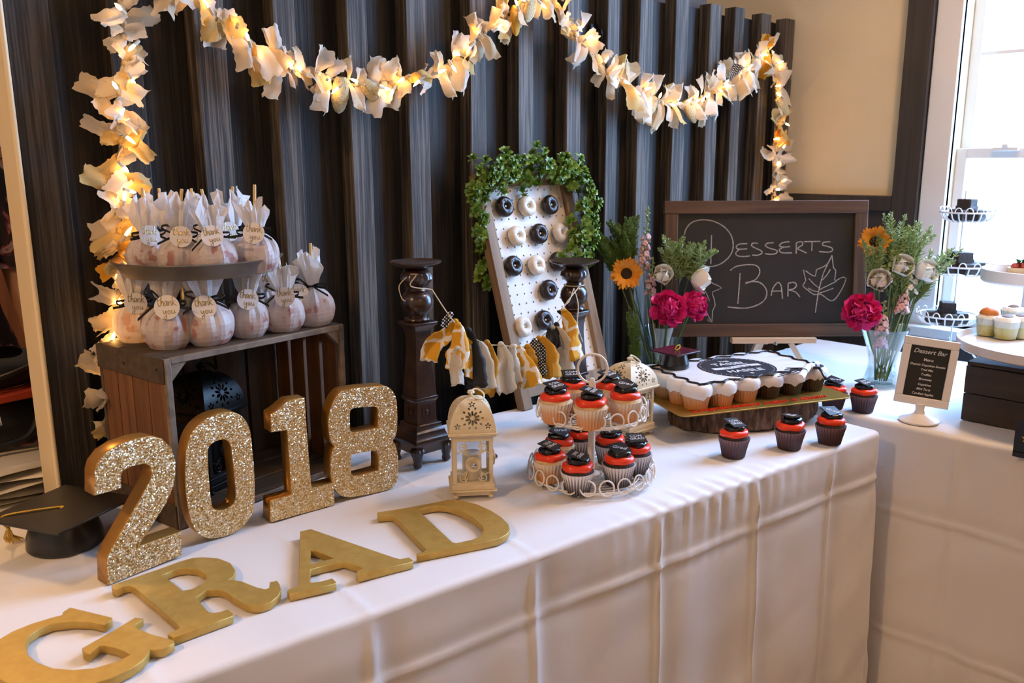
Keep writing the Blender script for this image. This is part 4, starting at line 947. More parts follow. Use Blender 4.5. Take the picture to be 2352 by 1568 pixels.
tl_ = [dep(1318, 662, kof(pB)-0.035), dep(1328, 700, kof(pB)-0.045), dep(1326, 745, kof(pB)-0.048), dep(1338, 785, kof(pB)-0.05)]
rB.tube([tuple(p-pA) for p in smooth_path(tl_, 6)], 0.0014, 5); rB.tube([tuple(p-pA) for p in smooth_path([tl_[0], dep(1308, 690, bk(1308)), cpts[-2]], 5)], 0.0013, 5)
obj('twine_loop', rB, M_TWINE, bt)
BUN = [('l', [(1046,738),(1022,770),(995,790),(985,828)], 34, 0.3), ('l', [(1052,745),(1056,785),(1050,820),(1046,850)], 40, 0.25), ('w', [(1050,800),(1046,840),(1052,884)], 26, 0.3), ('l', [(1070,780),(1082,820),(1090,866)], 34, 0.3),
       ('k', [(1076,758),(1082,800),(1092,840),(1096,888)], 40, 0.3), ('w', [(1105,790),(1112,830),(1120,892)], 34, 0.25), ('y', [(1118,786),(1124,830),(1118,870),(1112,908)], 40, 0.2), ('w', [(1150,790),(1160,830),(1156,860),(1168,900)], 38, 0.35),
       ('w', [(1178,795),(1176,830),(1186,880)], 26, 0.4), ('l', [(1182,796),(1196,830),(1214,866),(1222,892)], 48, 0.25), ('y', [(1212,795),(1214,825),(1216,860)], 34, 0.3), ('d', [(1228,782),(1226,815),(1234,848),(1240,866)], 32, 0.3),
       ('d', [(1232,782),(1246,815),(1246,862)], 36, 0.2), ('y', [(1238,776),(1256,810),(1262,868)], 42, 0.25), ('k', [(1262,756),(1266,780),(1258,812)], 24, 0.3), ('w', [(1270,752),(1290,785),(1286,820),(1292,858)], 46, 0.35), ('k', [(1278,745),(1272,770),(1276,800)], 22, 0.3),
       ('l', [(1294,712),(1308,745),(1310,785),(1322,826)], 34, 0.35), ('d', [(1034,722),(1024,736),(1020,752)], 14, 0.4), ('w', [(1000,842),(998,843),(996,846)], 1, 0)]
MAPS = {'l': M_LAT, 'w': M_WHT, 'y': M_YEL, 'k': M_BLK, 'd': M_DOT}
for i, (c, pp, w, curl) in enumerate(BUN[:-1]):
    k = bk(pp[0][0])-0.006*(i % 3); base = dep(*pp[0], k); a = facez(base)
    M_ = (Matrix.Translation(base) @ rot_z(a)).inverted()
    lp_ = [M_ @ dep(x, y, k-0.004*j) for j, (x, y) in enumerate(pp)]
    mb = strip_mb(lp_, w*k/FPX*0.36, w*k/FPX*1.25, curl, i*1.7)
    o = obj('rag_strip', mb, MAPS[c], bt, loc=base-pA, rot=(0, 0, a), solid=0.0008)
    obj('knot', MB().sph((0, 0, 0), 0.007, 10, 6, (1.0, 0.8, 0.9)), MAPS[c], o)

# ================================================================== two tier wire cupcake stand
M_WIRE = mat('white coated wire', (0.80, 0.74, 0.66), 0.3)
sb = at(1357, 1094); SR = pxw(sb, 288)/2; SU = pxw(sb, 252)/2
ZU = hat(sb, 946); ZRING = hat(sb, 846)
st = thing('cupcake_stand', 'white wire two tier cupcake stand', 'cupcake stand', sb)
def basket(nm, R, z, nl, inner):
    b = obj(nm, MB().ring(R, 0.0022, 56, 6, tr(0, 0, z)).ring(R*0.93, 0.0018, 56, 6, tr(0, 0, z-0.006)), M_WIRE, st)
    fl = MB()
    for i in range(9):
        r = R*0.93*(i+1)/9.5; fl.ring(r, 0.0013, 44, 5, tr(0, 0, z-0.0065))
    for k in range(6):
        a = k*PI/6; fl.tube([(R*math.cos(a), R*math.sin(a), z-0.008), (-R*math.cos(a), -R*math.sin(a), z-0.008)], 0.0014, 5)
    obj('wire_floor', fl, M_WIRE, b)
    lr = 0.0148
    lm = MB().ring(lr, 0.0017, 20, 6).mesh('wire_loop')
    for k in range(nl):
        a = 2*PI*(k+0.35)/nl
        obj('wire_loop', lm, M_WIRE, b, loc=((R+0.003)*math.cos(a), (R+0.003)*math.sin(a), z+lr-0.003), rot=(PI/2-0.18, 0, a+PI/2))
basket('lower_basket', SR*0.97, 0.013, 22, 0); basket('upper_basket', SU*0.95, ZU, 18, 0)
obj('pole', MB().lathe([(0.0, 0.006), (0.02, 0.006), (0.02, 0.009), (0.0075, 0.012), (0.0072, ZU), (0.0072, ZRING-0.03), (0.004, ZRING-0.02), (0.0, ZRING-0.02)], 14), M_WIRE, st)
for k in range(3):
    a = k*2*PI/3+0.5; obj('foot', MB().sph((SR*0.85*math.cos(a), SR*0.85*math.sin(a), 0.0035), 0.0035, 8, 5), M_WIRE, st)
RR = pxw(sb, 66)/2
obj('ring_handle', MB().ring(RR, 0.0026, 36, 8, Matrix.Translation((0, 0, ZRING)) @ rot_z(facez(sb)+0.1) @ rot_x(PI/2)), M_WIRE, st)

# ================================================================== cupcakes
def wrap_mat(name, fill, paper, zf=0.026, amp=0.006, n=30):
    m, nt, b = nt_new(name); tc = N(nt, 'ShaderNodeTexCoord'); sp = N(nt, 'ShaderNodeSeparateXYZ'); nt.links.new(tc.outputs['Object'], sp.inputs[0])
    at2 = N(nt, 'ShaderNodeMath', operation='ARCTAN2'); nt.links.new(sp.outputs[1], at2.inputs[0]); nt.links.new(sp.outputs[0], at2.inputs[1])
    mu = N(nt, 'ShaderNodeMath', operation='MULTIPLY'); mu.inputs[1].default_value = n; nt.links.new(at2.outputs[0], mu.inputs[0])
    sn = N(nt, 'ShaderNodeMath', operation='COSINE'); nt.links.new(mu.outputs[0], sn.inputs[0])
    ad = N(nt, 'ShaderNodeMath', operation='MULTIPLY_ADD'); ad.inputs[1].default_value = -amp; nt.links.new(sn.outputs[0], ad.inputs[0]); nt.links.new(sp.outputs[2], ad.inputs[2])
    nt.links.new(ramp(nt, ad.outputs[0], [(0.0, fill), (zf, tuple(0.75*f+0.25*p for f, p in zip(fill, paper))), (zf+0.014, paper), (0.06, paper)]), b.inputs['Base Color'])
    setp(b, roughness=0.45); MATS[name] = m; return m
W_VAN = wrap_mat('paper liner with vanilla cake', (0.66, 0.27, 0.07), (0.80, 0.68, 0.54), 0.024, 0.003)
W_CHO = wrap_mat('white liner with chocolate cake', (0.020, 0.008, 0.006), (0.74, 0.68, 0.66), 0.022, 0.011)
W_MAR = wrap_mat('dark plum liner', (0.030, 0.008, 0.013), (0.20, 0.11, 0.13), 0.030, 0.006)
M_VCAKE = nmat('vanilla cake', [(0.3, (0.62, 0.42, 0.2)), (0.7, (0.74, 0.56, 0.32))], (120, 120, 120), rough=0.8, bmp=0.3)
M_CCAKE = nmat('chocolate cake crumb', [(0.3, (0.012, 0.006, 0.005)), (0.7, (0.035, 0.018, 0.014))], (150, 150, 150), rough=0.7, bmp=0.5)
M_RED = mat('bright red icing', (0.85, 0.050, 0.008), 0.30, subsurface_weight=0.15, subsurface_radius=(0.01, 0.003, 0.002))
M_BICE = mat('glossy black icing', (0.006, 0.006, 0.009), 0.22)
M_TOPC = mat('black sugar topper', (0.010, 0.009, 0.009), 0.35)
M_PRINT = mat('white print', (0.72, 0.72, 0.72), 0.5)
WR_ME = MB().lathe([(0.0, 0.0), (0.0245, 0.0), (0.0250, 0.0015), (0.0265, 0.010), (0.0300, 0.026), (0.0345, 0.044), (0.0325, 0.0438), (0.0300, 0.040)], 90, rf=lambda a, j, z: 1+(0.030*math.cos(30*a) if 1 <= j <= 6 else 0)).mesh('liner')
CK_ME = MB().lathe([(0.0315, 0.038), (0.0325, 0.044), (0.030, 0.049), (0.018, 0.053), (0.0, 0.054)], 28, rf=lambda a, j, z: 1+0.03*nz(3*math.cos(a), 3*math.sin(a), j)).mesh('cake')
def swirl(seed, R, h, z0, turns=1.0):
    """a piped ring of icing: a fat rope wound in a falling spiral over a filled dome"""
    mb = MB(); r_ = random.Random(seed); n = 34; ph = r_.uniform(0, 6.28)
    pts = [((R-h*0.50)*math.cos(2*PI*i/n+ph)*(1+0.05*math.sin(3*2*PI*i/n+seed)), (R-h*0.50)*math.sin(2*PI*i/n+ph)*(1+0.05*math.cos(2*2*PI*i/n+seed)), z0+h*0.42+h*0.20*(i/n-0.5)) for i in range(n+4)]
    rad = [h*0.52*(1+0.10*math.sin(i*0.9+seed)) for i in range(n+4)]
    rad[0] *= 0.6; rad[-1] *= 0.4
    mb.tube(pts, rad, 10)
    mb.lathe([(R*0.9, z0+h*0.15), (R*0.8, z0+h*0.75), (R*0.4, z0+h*0.95), (0.0, z0+h)], 20)
    return mb
RED_ME = [swirl(s_, 0.0315, 0.0165, 0.047).mesh('red_icing') for s_ in (1, 2, 3)]
BLK_ME = [swirl(s_, 0.0235, 0.0140, 0.0605).mesh('black_icing') for s_ in (5, 6, 7)]
TOP_ME = MB().box(-0.019, 0.019, -0.019, 0.019, 0, 0.0022).box(-0.010, 0.010, -0.010, 0.010, -0.004, 0).mesh('topper', False)
TX = [text_mesh('CON\nGRAD', 0.0115, 0.0002, 0.0, space=1.05), text_mesh('2018\nGRAD', 0.0115, 0.0002, 0.0, space=1.05), text_mesh('Grad', 0.0145, 0.0002, 0.3, space=1.0)]
def cupcake(p, kind, i, label, group, sc=1.0, tilt=(0.0, 0.0), rz=None, cover=None):
    t = thing('cupcake', label, 'cupcake', p, (facez(p) if rz is None else rz), group); t.scale = (sc, sc, sc)
    obj('liner', WR_ME, {'v': W_VAN, 'c': W_CHO, 'm': W_MAR}[kind], t, rot=(0, 0, i))
    obj('cake', CK_ME, M_VCAKE if kind == 'v' else M_CCAKE, t)
    obj('red_icing', RED_ME[i % 3], M_RED, t, rot=(0, 0, i*1.9)); obj('black_icing', BLK_ME[i % 3], M_BICE, t, rot=(0, 0, i*2.3), loc=(0.002*math.sin(i), 0.002*math.cos(i), 0))
    tp = obj('cap_topper', TOP_ME, M_TOPC, t, loc=(0.001*math.sin(i*3), 0, 0.0765), rot=(0.20+tilt[0], 0.06*math.sin(i*2.2)+tilt[1], PI/4+0.5*math.sin(i*1.7)))
    obj('lettering', TX[i % 3], M_PRINT, tp, loc=(0, 0, 0.0024), rot=(0, 0, -PI/4 if i % 3 == 2 else 0))
    return t
def on_stand(px, py, dz): p = at(px, py, dz); return p
UP = [(1276, 968, 'v', 'left vanilla cupcake on the upper tier of the stand'), (1356, 982, 'v', 'front vanilla cupcake in the middle of the upper tier'), (1434, 965, 'v', 'right vanilla cupcake on the upper tier of the stand'), (1312, 938, 'v', 'back left cupcake on the upper tier'), (1398, 938, 'v', 'back right cupcake on the upper tier behind the ring handle')]
for i, (px, py, k, lb) in enumerate(UP):
    p = on_stand(px, py, ZU-0.004); cupcake(p, k, i, lb, 'cupcakes on the wire stand', 0.98)
LO = [(1326, 1128, 'c', 'chocolate cupcake in a white liner at the front of the lower tier'), (1420, 1110, 'c', 'chocolate cupcake at the right front of the lower tier'), (1459, 1084, 'c', 'chocolate cupcake at the far right of the lower tier'), (1263, 1102, 'v', 'vanilla cupcake at the left of the lower tier'),
      (1284, 1066, 'v', 'cupcake hidden behind the left vanilla one on the lower tier'), (1333, 1048, 'c', 'chocolate cupcake behind the pole on the lower tier'), (1400, 1062, 'c', 'chocolate cupcake at the back right of the lower tier')]
for i, (px, py, k, lb) in enumerate(LO):
    p = on_stand(px, py, 0.0085); cupcake(p, k, i+1, lb, 'cupcakes on the wire stand', 0.98)
FL = [(1684, 1046, 'nearest plum liner cupcake in front of the log slab'), (1812, 1028, 'middle plum liner cupcake by the table edge with crumpled topper'), (1905, 1016, 'plum liner cupcake nearest the table corner')]
for i, (px, py, lb) in enumerate(FL): cupcake(at(px, py), 'm', i, lb, 'plum cupcakes along the table edge', 1.0, (0.06 if i != 1 else -0.2, 0.1))
BL = [(1981, 943, 'plum liner cupcake on the second table beside the glass vase'), (1912, 936, 'plum liner cupcake half hidden behind the gold cake board')]
for i, (px, py, lb) in enumerate(BL): cupcake(at(px, py), 'm', i+4, lb, 'plum cupcakes on the second table', 1.0)

# ================================================================== chalkboard on a small easel
M_FRM = cratemat('dark walnut stained frame', (0.045, 0.020, 0.010), (0.085, 0.042, 0.020), (0.14, 0.078, 0.040), (3, 50, 50))
M_FRMV = cratemat('dark walnut stained stile', (0.045, 0.020, 0.010), (0.085, 0.042, 0.020), (0.14, 0.078, 0.040), (50, 50, 3))
M_SLATE = nmat('chalkboard paint', [(0.3, (0.010, 0.009, 0.008)), (0.7, (0.017, 0.015, 0.013))], (9, 9, 9), rough=0.55)
M_CHALK = nmat('white chalk', [(0.35, (0.18, 0.165, 0.155)), (0.6, (0.42, 0.40, 0.38))], (400, 400, 400), rough=0.95)
M_PINE = mat('pale birch wood', (0.62, 0.46, 0.30), 0.55)
BK = 2.66
cbx = Vector((CR.x, CR.y, 0)).normalized(); cbn = Vector((-CF.x, -CF.y, 0)).normalized()      # board x axis, direction to the viewer
def rotv(v, ax, a): return Matrix.Rotation(a, 3, ax) @ v
cbo = dep(1760, 772, BK); LEAN = math.radians(7)
cbz = (Vector((0, 0, 1))*math.cos(LEAN)-cbn*math.sin(LEAN)).normalized(); cbn2 = cbx.cross(cbz)
if cbn2.dot(cbn) < 0: cbn2 = -cbn2
def on_cb(px, py):
    d = ray(px, py); t = (cbo-CAM).dot(cbn2)/d.dot(cbn2); q = CAM+d*t-cbo; return q.dot(cbx), q.dot(cbz)
xl, _ = on_cb(1523, 640); xr, _ = on_cb(1986, 640); _, zt_ = on_cb(1750, 461)
BWD, BHT = xr-xl, zt_
cbd = thing('chalkboard', 'framed chalkboard sign with white chalk lettering on a small easel', 'chalkboard', cbo)
CBM = Matrix((cbx, -cbn2, cbz)).transposed().to_4x4(); cbd.matrix_basis = Matrix.Translation(cbo) @ CBM
fw = pxw(cbo, 29)
obj('slate_panel', MB().box(xl+0.01, xr-0.01, -0.002, 0.006, 0.01, BHT-0.01), M_SLATE, cbd)
obj('top_rail', MB().box(xl, xr, -0.014, 0.012, BHT-fw, BHT), M_FRM, cbd, bevel=0.002)
obj('bottom_rail', MB().box(xl+0.004, xr-0.004, -0.013, 0.012, 0, fw), M_FRM, cbd, bevel=0.002)
obj('stile', MB().box(xl+0.003, xl+0.003+fw, -0.0125, 0.012, fw, BHT-fw), M_FRMV, cbd, bevel=0.002)
obj('stile', MB().box(xr-fw, xr, -0.0125, 0.012, fw, BHT-fw), M_FRMV, cbd, bevel=0.002)
def c6(p): return (1340+p[0]*0.2891, 430+p[1]*0.2891)
CHALK = {'large_capital': [[(800,380),(815,330),(860,280),(940,258),(1030,270),(1110,310),(1165,370),(1187,440),(1180,510),(1140,570),(1080,612),(1010,630),(950,622)], [(1017,380),(1013,500),(1010,610)]],
 'chalk_word': [[(1300,448),(1235,452),(1212,478),(1240,492),(1300,488)], [(1240,492),(1212,515),(1215,540),(1260,550),(1320,545)], [(1385,445),(1345,445),(1335,465),(1370,485),(1410,505),(1415,525),(1380,540),(1340,538)], [(1510,440),(1460,445),(1445,465),(1480,485),(1530,500),(1535,520),(1500,532),(1440,528)],
   [(1635,432),(1580,440),(1555,465),(1590,475),(1640,470)], [(1590,475),(1555,495),(1565,515),(1600,522),(1655,520)], [(1690,440),(1688,528)], [(1690,440),(1730,432),(1740,455),(1700,485),(1735,505),(1770,522)], [(1750,432),(1880,430)], [(1815,432),(1812,505)], [(1960,432),(1905,438),(1900,460),(1940,470),(1975,485),(1970,508),(1930,515),(1870,510)]],
 'second_chalk_word': [[(1243,680),(1235,800),(1225,925)], [(1165,660),(1210,630),(1290,615),(1360,618),(1395,645),(1395,690),(1360,735),(1285,765)], [(1285,755),(1380,750),(1430,780),(1455,830),(1440,890),(1380,935),(1280,960),(1145,950)], [(1490,862),(1500,810),(1530,765),(1550,757),(1570,790),(1580,885)], [(1495,825),(1580,822)], [(1625,760),(1622,868)], [(1625,762),(1670,755),(1690,775),(1670,805),(1630,815),(1680,830),(1718,870)]],
 'chalk_leaf': [[(1972,540),(1955,575),(1925,620),(1870,645),(1848,660),(1840,705),(1800,690),(1745,655),(1765,740),(1740,780),(1780,815),(1830,852),(1880,848),(1915,870),(1960,900),(2000,885),(2050,810),(2085,722),(2040,720),(2000,745),(1995,720),(2003,660),(1985,640),(1978,580),(1972,540)], [(1965,560),(1905,680),(1875,790),(1862,850),(1840,995)], [(1868,815),(1940,780),(2010,745)], [(1872,800),(1830,770),(1790,725)], [(1866,830),(1820,820),(1785,800)], [(1872,840),(1930,822),(1985,800)], [(1890,740),(1930,700),(1960,650)]],
 'second_chalk_leaf': [[(985,735),(1030,765),(1098,800),(1025,830),(1035,880),(1045,940),(1025,980),(1018,1072),(985,1050)], [(930,780),(970,830),(1000,900)], [(900,850),(960,960),(1010,1060)]]}
for nm, sts in CHALK.items():
    mb = MB()
    for s_ in sts:
        pts = [on_cb(*c6(p)) for p in s_]
        pp = smooth_path([(a, b) for a, b in pts], 5 if 'leaf' not in nm else 2)
        mb.tube([(p.x, -0.0024, p.y) for p in pp], [0.0026*(0.75+0.4*abs(nz(i*0.7, len(pp)))) for i in range(len(pp))] if 'leaf' not in nm else 0.0018, 6, flat=1.0)
    mb.v = [(x, -0.0024+(y+0.0024)*0.2, z) for x, y, z in mb.v]
    obj(nm, mb, M_CHALK, cbd)
es = thing('table_easel', 'pale wooden tabletop easel under the chalkboard', 'easel', (cbo.x, cbo.y, TAB))
gz = cbo.z-TAB
def ew(px, py, back=0.0):
    d = ray(px, py); t = (cbo-cbn*(-0.012+back)-CAM).dot(cbn)/d.dot(cbn); q = CAM+d*t; q.z = max(q.z, TAB+0.003); return q-Vector((cbo.x, cbo.y, TAB))
def bar(a, b, w, d_):
    a, b = Vector(a), Vector(b); ax = (b-a); L_ = ax.length; ax.normalize(); e1 = cbn-ax*cbn.dot(ax); e1.normalize(); e2 = ax.cross(e1)
    return MB().box(-w/2, w/2, -d_/2, d_/2, 0, L_, Matrix.Translation(a) @ Matrix((e2, e1, ax)).transposed().to_4x4())
L1 = ew(1679, 783); L2 = ew(1872, 780); L1.z = L2.z = gz-0.009
obj('ledge', bar(L1, L2, 0.017, 0.032), M_PINE, es, bevel=0.0015)
def foot(px, py): p = at(px, py); return p-Vector((cbo.x, cbo.y, TAB))
fl_ = foot(1722, 826); fr2 = foot(1850, 845)
obj('leg', bar(ew(1740, 786), (fl_.x, fl_.y, 0.0), 0.015, 0.012), M_PINE, es, bevel=0.001)
obj('leg', bar(ew(1815, 786), (fr2.x, fr2.y, 0.0), 0.015, 0.012), M_PINE, es, bevel=0.001)
rl = Vector((0, 0, 0))-cbn*0.12
obj('rear_leg', bar(ew(1756, 770, 0.03), (rl.x, rl.y, 0.0), 0.014, 0.012), M_PINE, es, bevel=0.001)
obj('mast', bar(ew(1758, 790, 0.035), ew(1758, 560, 0.05), 0.016, 0.010), M_PINE, es, bevel=0.001)
obj('wing_nut', MB().lathe([(0.0, -0.012), (0.004, -0.010), (0.006, 0.0), (0.0, 0.004)], 8), mat('dull steel', (0.3, 0.28, 0.25), 0.4, 0.9), es, loc=ew(1780, 786)+cbn*0.018, rot=(PI/2, 0, 0))

# ================================================================== pull-apart cupcake cake on a log slab
SLH = 0.062
f_l, f_r, b_l = at(1566, 960, SLH), at(1962, 914, SLH), at(1500, 894, SLH)
bx_ = (f_r-f_l); bx_.z = 0; GBW = bx_.length; bx_.normalize(); by_ = Vector((-bx_.y, bx_.x, 0)); GBD = (b_l-f_l).dot(by_); GA = math.atan2(bx_.y, bx_.x)
print('BOARD', GBW, GBD, math.degrees(GA))
gc = f_l+bx_*GBW*0.5+by_*GBD*0.5
def gl_(px, py, dz): p = at(px, py, dz)-f_l; return p.dot(bx_)-GBW/2, p.dot(by_)-GBD/2
sl0 = at(1512, 985); sl1 = at(1888, 962)
scn = at(1712, 950); scn = gc+Vector((0, 0, 0)); SRX = pxw(gc, 372)/2
def bark(a): return 1+0.09*nz(2*math.cos(a), 2*math.sin(a), 3.3)+0.05*nz(7*math.cos(a), 7*math.sin(a), 1)+0.035*nz(24*math.cos(a), 24*math.sin(a), 5)+0.02*nz(60*math.cos(a), 60*math.sin(a), 9)
slab = thing('log_slab', 'thick slice of log with rough bark under the gold cake board', 'log slab', (gc.x, gc.y, TAB), GA)
M_BARK = nmat('rough brown bark', [(0.30, (0.018, 0.009, 0.006)), (0.48, (0.075, 0.038, 0.022)), (0.66, (0.20, 0.125, 0.080))], (70, 70, 16), rough=0.85, detail=7, bmp=1.0, dist=0.010)
M_LOG = nmat('sawn log face', [(0.3, (0.22, 0.13, 0.06)), (0.7, (0.34, 0.22, 0.12))], (20, 20, 20), rough=0.7)
obj('bark', MB().lathe([(SRX*0.93, 0.001), (SRX*0.985, 0.004), (SRX, 0.015), (SRX*1.01, 0.030), (SRX*0.985, SLH-0.004), (SRX*0.96, SLH-0.001)], 240, rf=lambda a, j, z: bark(a+j*0.012)*(1+0.012*nz(30*math.cos(a), 30*math.sin(a), j*0.8)), cap=False), M_BARK, slab)
obj('sawn_top', MB().lathe([(0.0, SLH), (SRX*0.955, SLH), (SRX*0.95, SLH-0.003)], 90, rf=lambda a, j, z: bark(a) if j else 1), M_LOG, slab)
slab.scale = (1.0, (GBD/2-0.004)/SRX, 1.0)
M_GCARD = nmat('gold foil board', [(0.3, (0.46, 0.30, 0.060)), (0.7, (0.52, 0.36, 0.085))], (15, 15, 15), rough=0.30, metal=0.75)
def rrect(w, d, r, n=6):
    pts = []
    for cx_, cy_, a0 in ((w/2-r, -d/2+r, -PI/2), (w/2-r, d/2-r, 0), (-w/2+r, d/2-r, PI/2), (-w/2+r, -d/2+r, PI)):
        for i in range(n+1): a = a0+PI/2*i/n; pts.append((cx_+r*math.cos(a), cy_+r*math.sin(a)))
    return pts
gb = thing('cake_board', 'gold foil cake board with piped red writing along its front edge', 'cake board', (gc.x, gc.y, TAB+SLH+0.0003), GA)
obj('board', MB().prism(rrect(GBW, GBD, 0.022), 0, 0.003), M_GCARD, gb, bevel=0.0006)
M_GEL = mat('red piping gel', (0.75, 0.035, 0.012), 0.25)
tm = text_mesh('Congratulations Logan & Caitlin', 0.023, 0.0012, 0.45, space=0.95, offset=0.0002)
xs = [v.co.x for v in tm.vertices]; wtx = max(xs)-min(xs)
wa = gl_(1585, 948, SLH+0.003); wb_ = gl_(1898, 912, SLH+0.003)
tw_ = math.hypot(wb_[0]-wa[0], wb_[1]-wa[1])
ot = obj('piped_writing', tm, M_GEL, gb, loc=((wa[0]+wb_[0])/2, (wa[1]+wb_[1])/2+0.006, 0.0042), rot=(0, 0, math.atan2(wb_[1]-wa[1], wb_[0]-wa[0]))); ot.scale = (tw_/wtx, 1.0, 1.0)
GZ = SLH+0.0034
q0 = gl_(1598, 936, GZ); q5 = gl_(1862, 893, GZ); spc = math.hypot(q5[0]-q0[0], q5[1]-q0[1])/5; ang = math.atan2(q5[1]-q0[1], q5[0]-q0[0])
print('CAKE', q0, q5, spc, ang)
CS = spc/0.0690; u_ = Vector((math.cos(ang), math.sin(ang))); v_ = Vector((-u_.y, u_.x)); NR = 4
rowsp = min(spc*0.98, (GBD-0.07)/(NR-1)*0.98)
GM = Matrix.Translation((gc.x, gc.y, TAB+GZ)) @ rot_z(GA)
NTH = ['first', 'second', 'third', 'fourth', 'fifth', 'sixth']
def base_cup(i, j, kind, label):
    c2_ = Vector(q0)+u_*(spc*i)+v_*(rowsp*j); p = GM @ Vector((c2_.x, c2_.y, 0))
    t = thing('cupcake', label, 'cupcake', p, GA, 'cupcakes under the white iced top'); t.scale = (CS*0.98,)*3
    obj('liner', WR_ME, W_VAN if kind == 'v' else W_CHOK, t, rot=(0, 0, i+j)); obj('cake', CK_ME, M_VCAKE if kind == 'v' else M_CCAKE, t)
W_CHOK = wrap_mat('liner dark with chocolate cake', (0.022, 0.010, 0.006), (0.16, 0.09, 0.06), 0.034, 0.010)
for i in range(6): base_cup(i, 0, 'v' if i < 3 else 'c', ('vanilla' if i < 3 else 'chocolate')+' base cupcake %s from the left in the cake front row' % NTH[i])
for j in range(1, NR): base_cup(0, j, 'v', 'vanilla base cupcake at the cake left side, %s behind the corner' % NTH[j-1])
# iced top with scalloped rim draped over the cupcakes
M_ICING = nmat('white buttercream', [(0.3, (0.76, 0.74, 0.74)), (0.7, (0.82, 0.81, 0.81))], (40, 40, 40), rough=0.35, bmp=0.15, dist=0.003)
IZ = 0.044*CS
def icing_outline(grow):
    pts = []; r = spc*0.5+grow
    def arcs(c, a0, a1, n): return [(c+Vector((math.cos(a0+(a1-a0)*k/n), math.sin(a0+(a1-a0)*k/n)))*r) for k in range(n+1)]
    O = Vector(q0)
    for i in range(6):
        c = O+u_*(spc*i); pts += arcs(c, ang-PI/2-(0.95 if i else PI/2), ang-PI/2+(0.95 if i < 5 else 0.75), 7 if 0 < i < 5 else 9)
    for j in range(0, NR):
        c = O+u_*(spc*5)+v_*(rowsp*j); pts += arcs(c, ang+(-0.8), ang+(0.95 if j < NR-1 else PI/2), 7)
    for i in range(4, -1, -1):
        c = O+u_*(spc*i)+v_*(rowsp*(NR-1)); pts += arcs(c, ang+PI/2-0.95, ang+PI/2+(0.95 if i else PI/2), 7)
    for j in range(NR-2, -1, -1):
        c = O+v_*(rowsp*j); pts += arcs(c, ang+PI-0.95, ang+PI+(0.95 if j else 0.0), 7)
    return pts
oc = sum(icing_outline(0), Vector((0, 0)))/len(icing_outline(0))
ic = thing('iced_cake_top', 'white iced sheet with black border and round motif over the cupcakes', 'cake icing', GM @ Vector((oc.x, oc.y, IZ)), GA)
ring_defs = [(0.000, -0.013, True), (0.0015, -0.004, False), (0.000, 0.006, False), (-0.004, 0.013, False), (-0.010, 0.0160, False)]
vs, fs = [], []; n_o = len(icing_outline(0))
for k, (g, z, rag) in enumerate(ring_defs):
    for i, p in enumerate(icing_outline(g)):
        vs.append((p.x-oc.x, p.y-oc.y, z-(0.012*max(0, nz(i*0.35, 2.2))+0.006*nz(i*0.9, 7) if rag else 0)))
for k in range(len(ring_defs)-1):
    for i in range(n_o): j = (i+1) % n_o; fs.append((k*n_o+i, k*n_o+j, (k+1)*n_o+j, (k+1)*n_o+i))
o0 = (len(ring_defs)-1)*n_o; cidx = len(vs)
for q in (0.55, 0.001):
    for i in range(n_o): x, y, z = vs[o0+i]; vs.append((x*q, y*q, z+0.0015*(1-q)))
for k in range(2):
    a0_ = o0 if k == 0 else cidx; b0_ = cidx if k == 0 else cidx+n_o
    for i in range(n_o): j = (i+1) % n_o; fs.append((a0_+i, a0_+j, b0_+j, b0_+i))
obj('icing_sheet', MB().add(vs, fs), M_ICING, ic)
M_BGEL = mat('black piped icing', (0.012, 0.012, 0.018), 0.25)
hw_, hd_ = spc*2.5+0.012, rowsp*(NR-1)/2+0.012
bp_ = []
per = [(-hw_, -hd_), (hw_*0.99, -hd_), (hw_, hd_), (-hw_, hd_)]
for a, b in zip(per, per[1:]+per[:1]):
    nn = 34 if abs(a[0]-b[0]) > 0.05 else 22; d_ = Vector((b[0]-a[0], b[1]-a[1])); ln = d_.length; d_.normalize(); nr_ = Vector((d_.y, -d_.x))
    for i in range(nn):
        t_ = i/nn; w_ = 0.0065*math.sin(t_*ln/0.052*2*PI)*min(1, 6*min(t_, 1-t_)+0.2); bp_.append(Vector(a)+d_*(ln*t_)+nr_*w_)
R2 = Matrix.Rotation(ang, 2)
obj('black_border', MB().tube([((R2 @ p).x, (R2 @ p).y, 0.0172) for p in bp_], 0.0032, 8, True), M_BGEL, ic)
mc = gl_(1692, 843, GZ+IZ+0.017); MR = pxw(gc, 178)/2
mdl = obj('round_motif', MB().lathe([(0.0, 0.0), (MR, 0.0), (MR, 0.0008), (0.0, 0.0008)], 48), mat('dark printed icing', (0.020, 0.022, 0.032), 0.45), ic, loc=(mc[0]-oc.x, mc[1]-oc.y, 0.0170))
dm_ = MB()
for k in range(44): a = 2*PI*k/44; dm_.lathe([(0.0, 0.0), (0.0017, 0.0), (0.0, 0.0004)], 6, tr(MR*0.93*math.cos(a), MR*0.93*math.sin(a), 0.0009))
obj('dotted_rim', dm_, M_PRINT, mdl)
mang = -0.03
for txt, sz, y, shx in (('THE', 0.016, 0.052, 0), ('TASSEL', 0.031, 0.029, 0), ('HASSLE', 0.031, -0.034, 0)):
    obj('lettering', text_mesh(txt, sz*1.0, 0.0002, shx, offset=0.0004), M_PRINT, mdl, loc=(0, y*MR/0.085, 0.0011), rot=(0, 0, mang))
bw_ = MB()
bw_.grid(lambda u, v: ((u-0.5)*MR*1.45, (v-0.5)*0.019+0.005*math.sin((u-0.5)*5)+0.0, 0.0012), 16, 2); obj('printed_ribbon', bw_, M_PRINT, mdl)
obj('lettering', text_mesh('was worth the', 0.0135, 0.0001, 0.35), mat('dark print', (0.03, 0.03, 0.04), 0.5), mdl, loc=(0, -0.001, 0.0014))
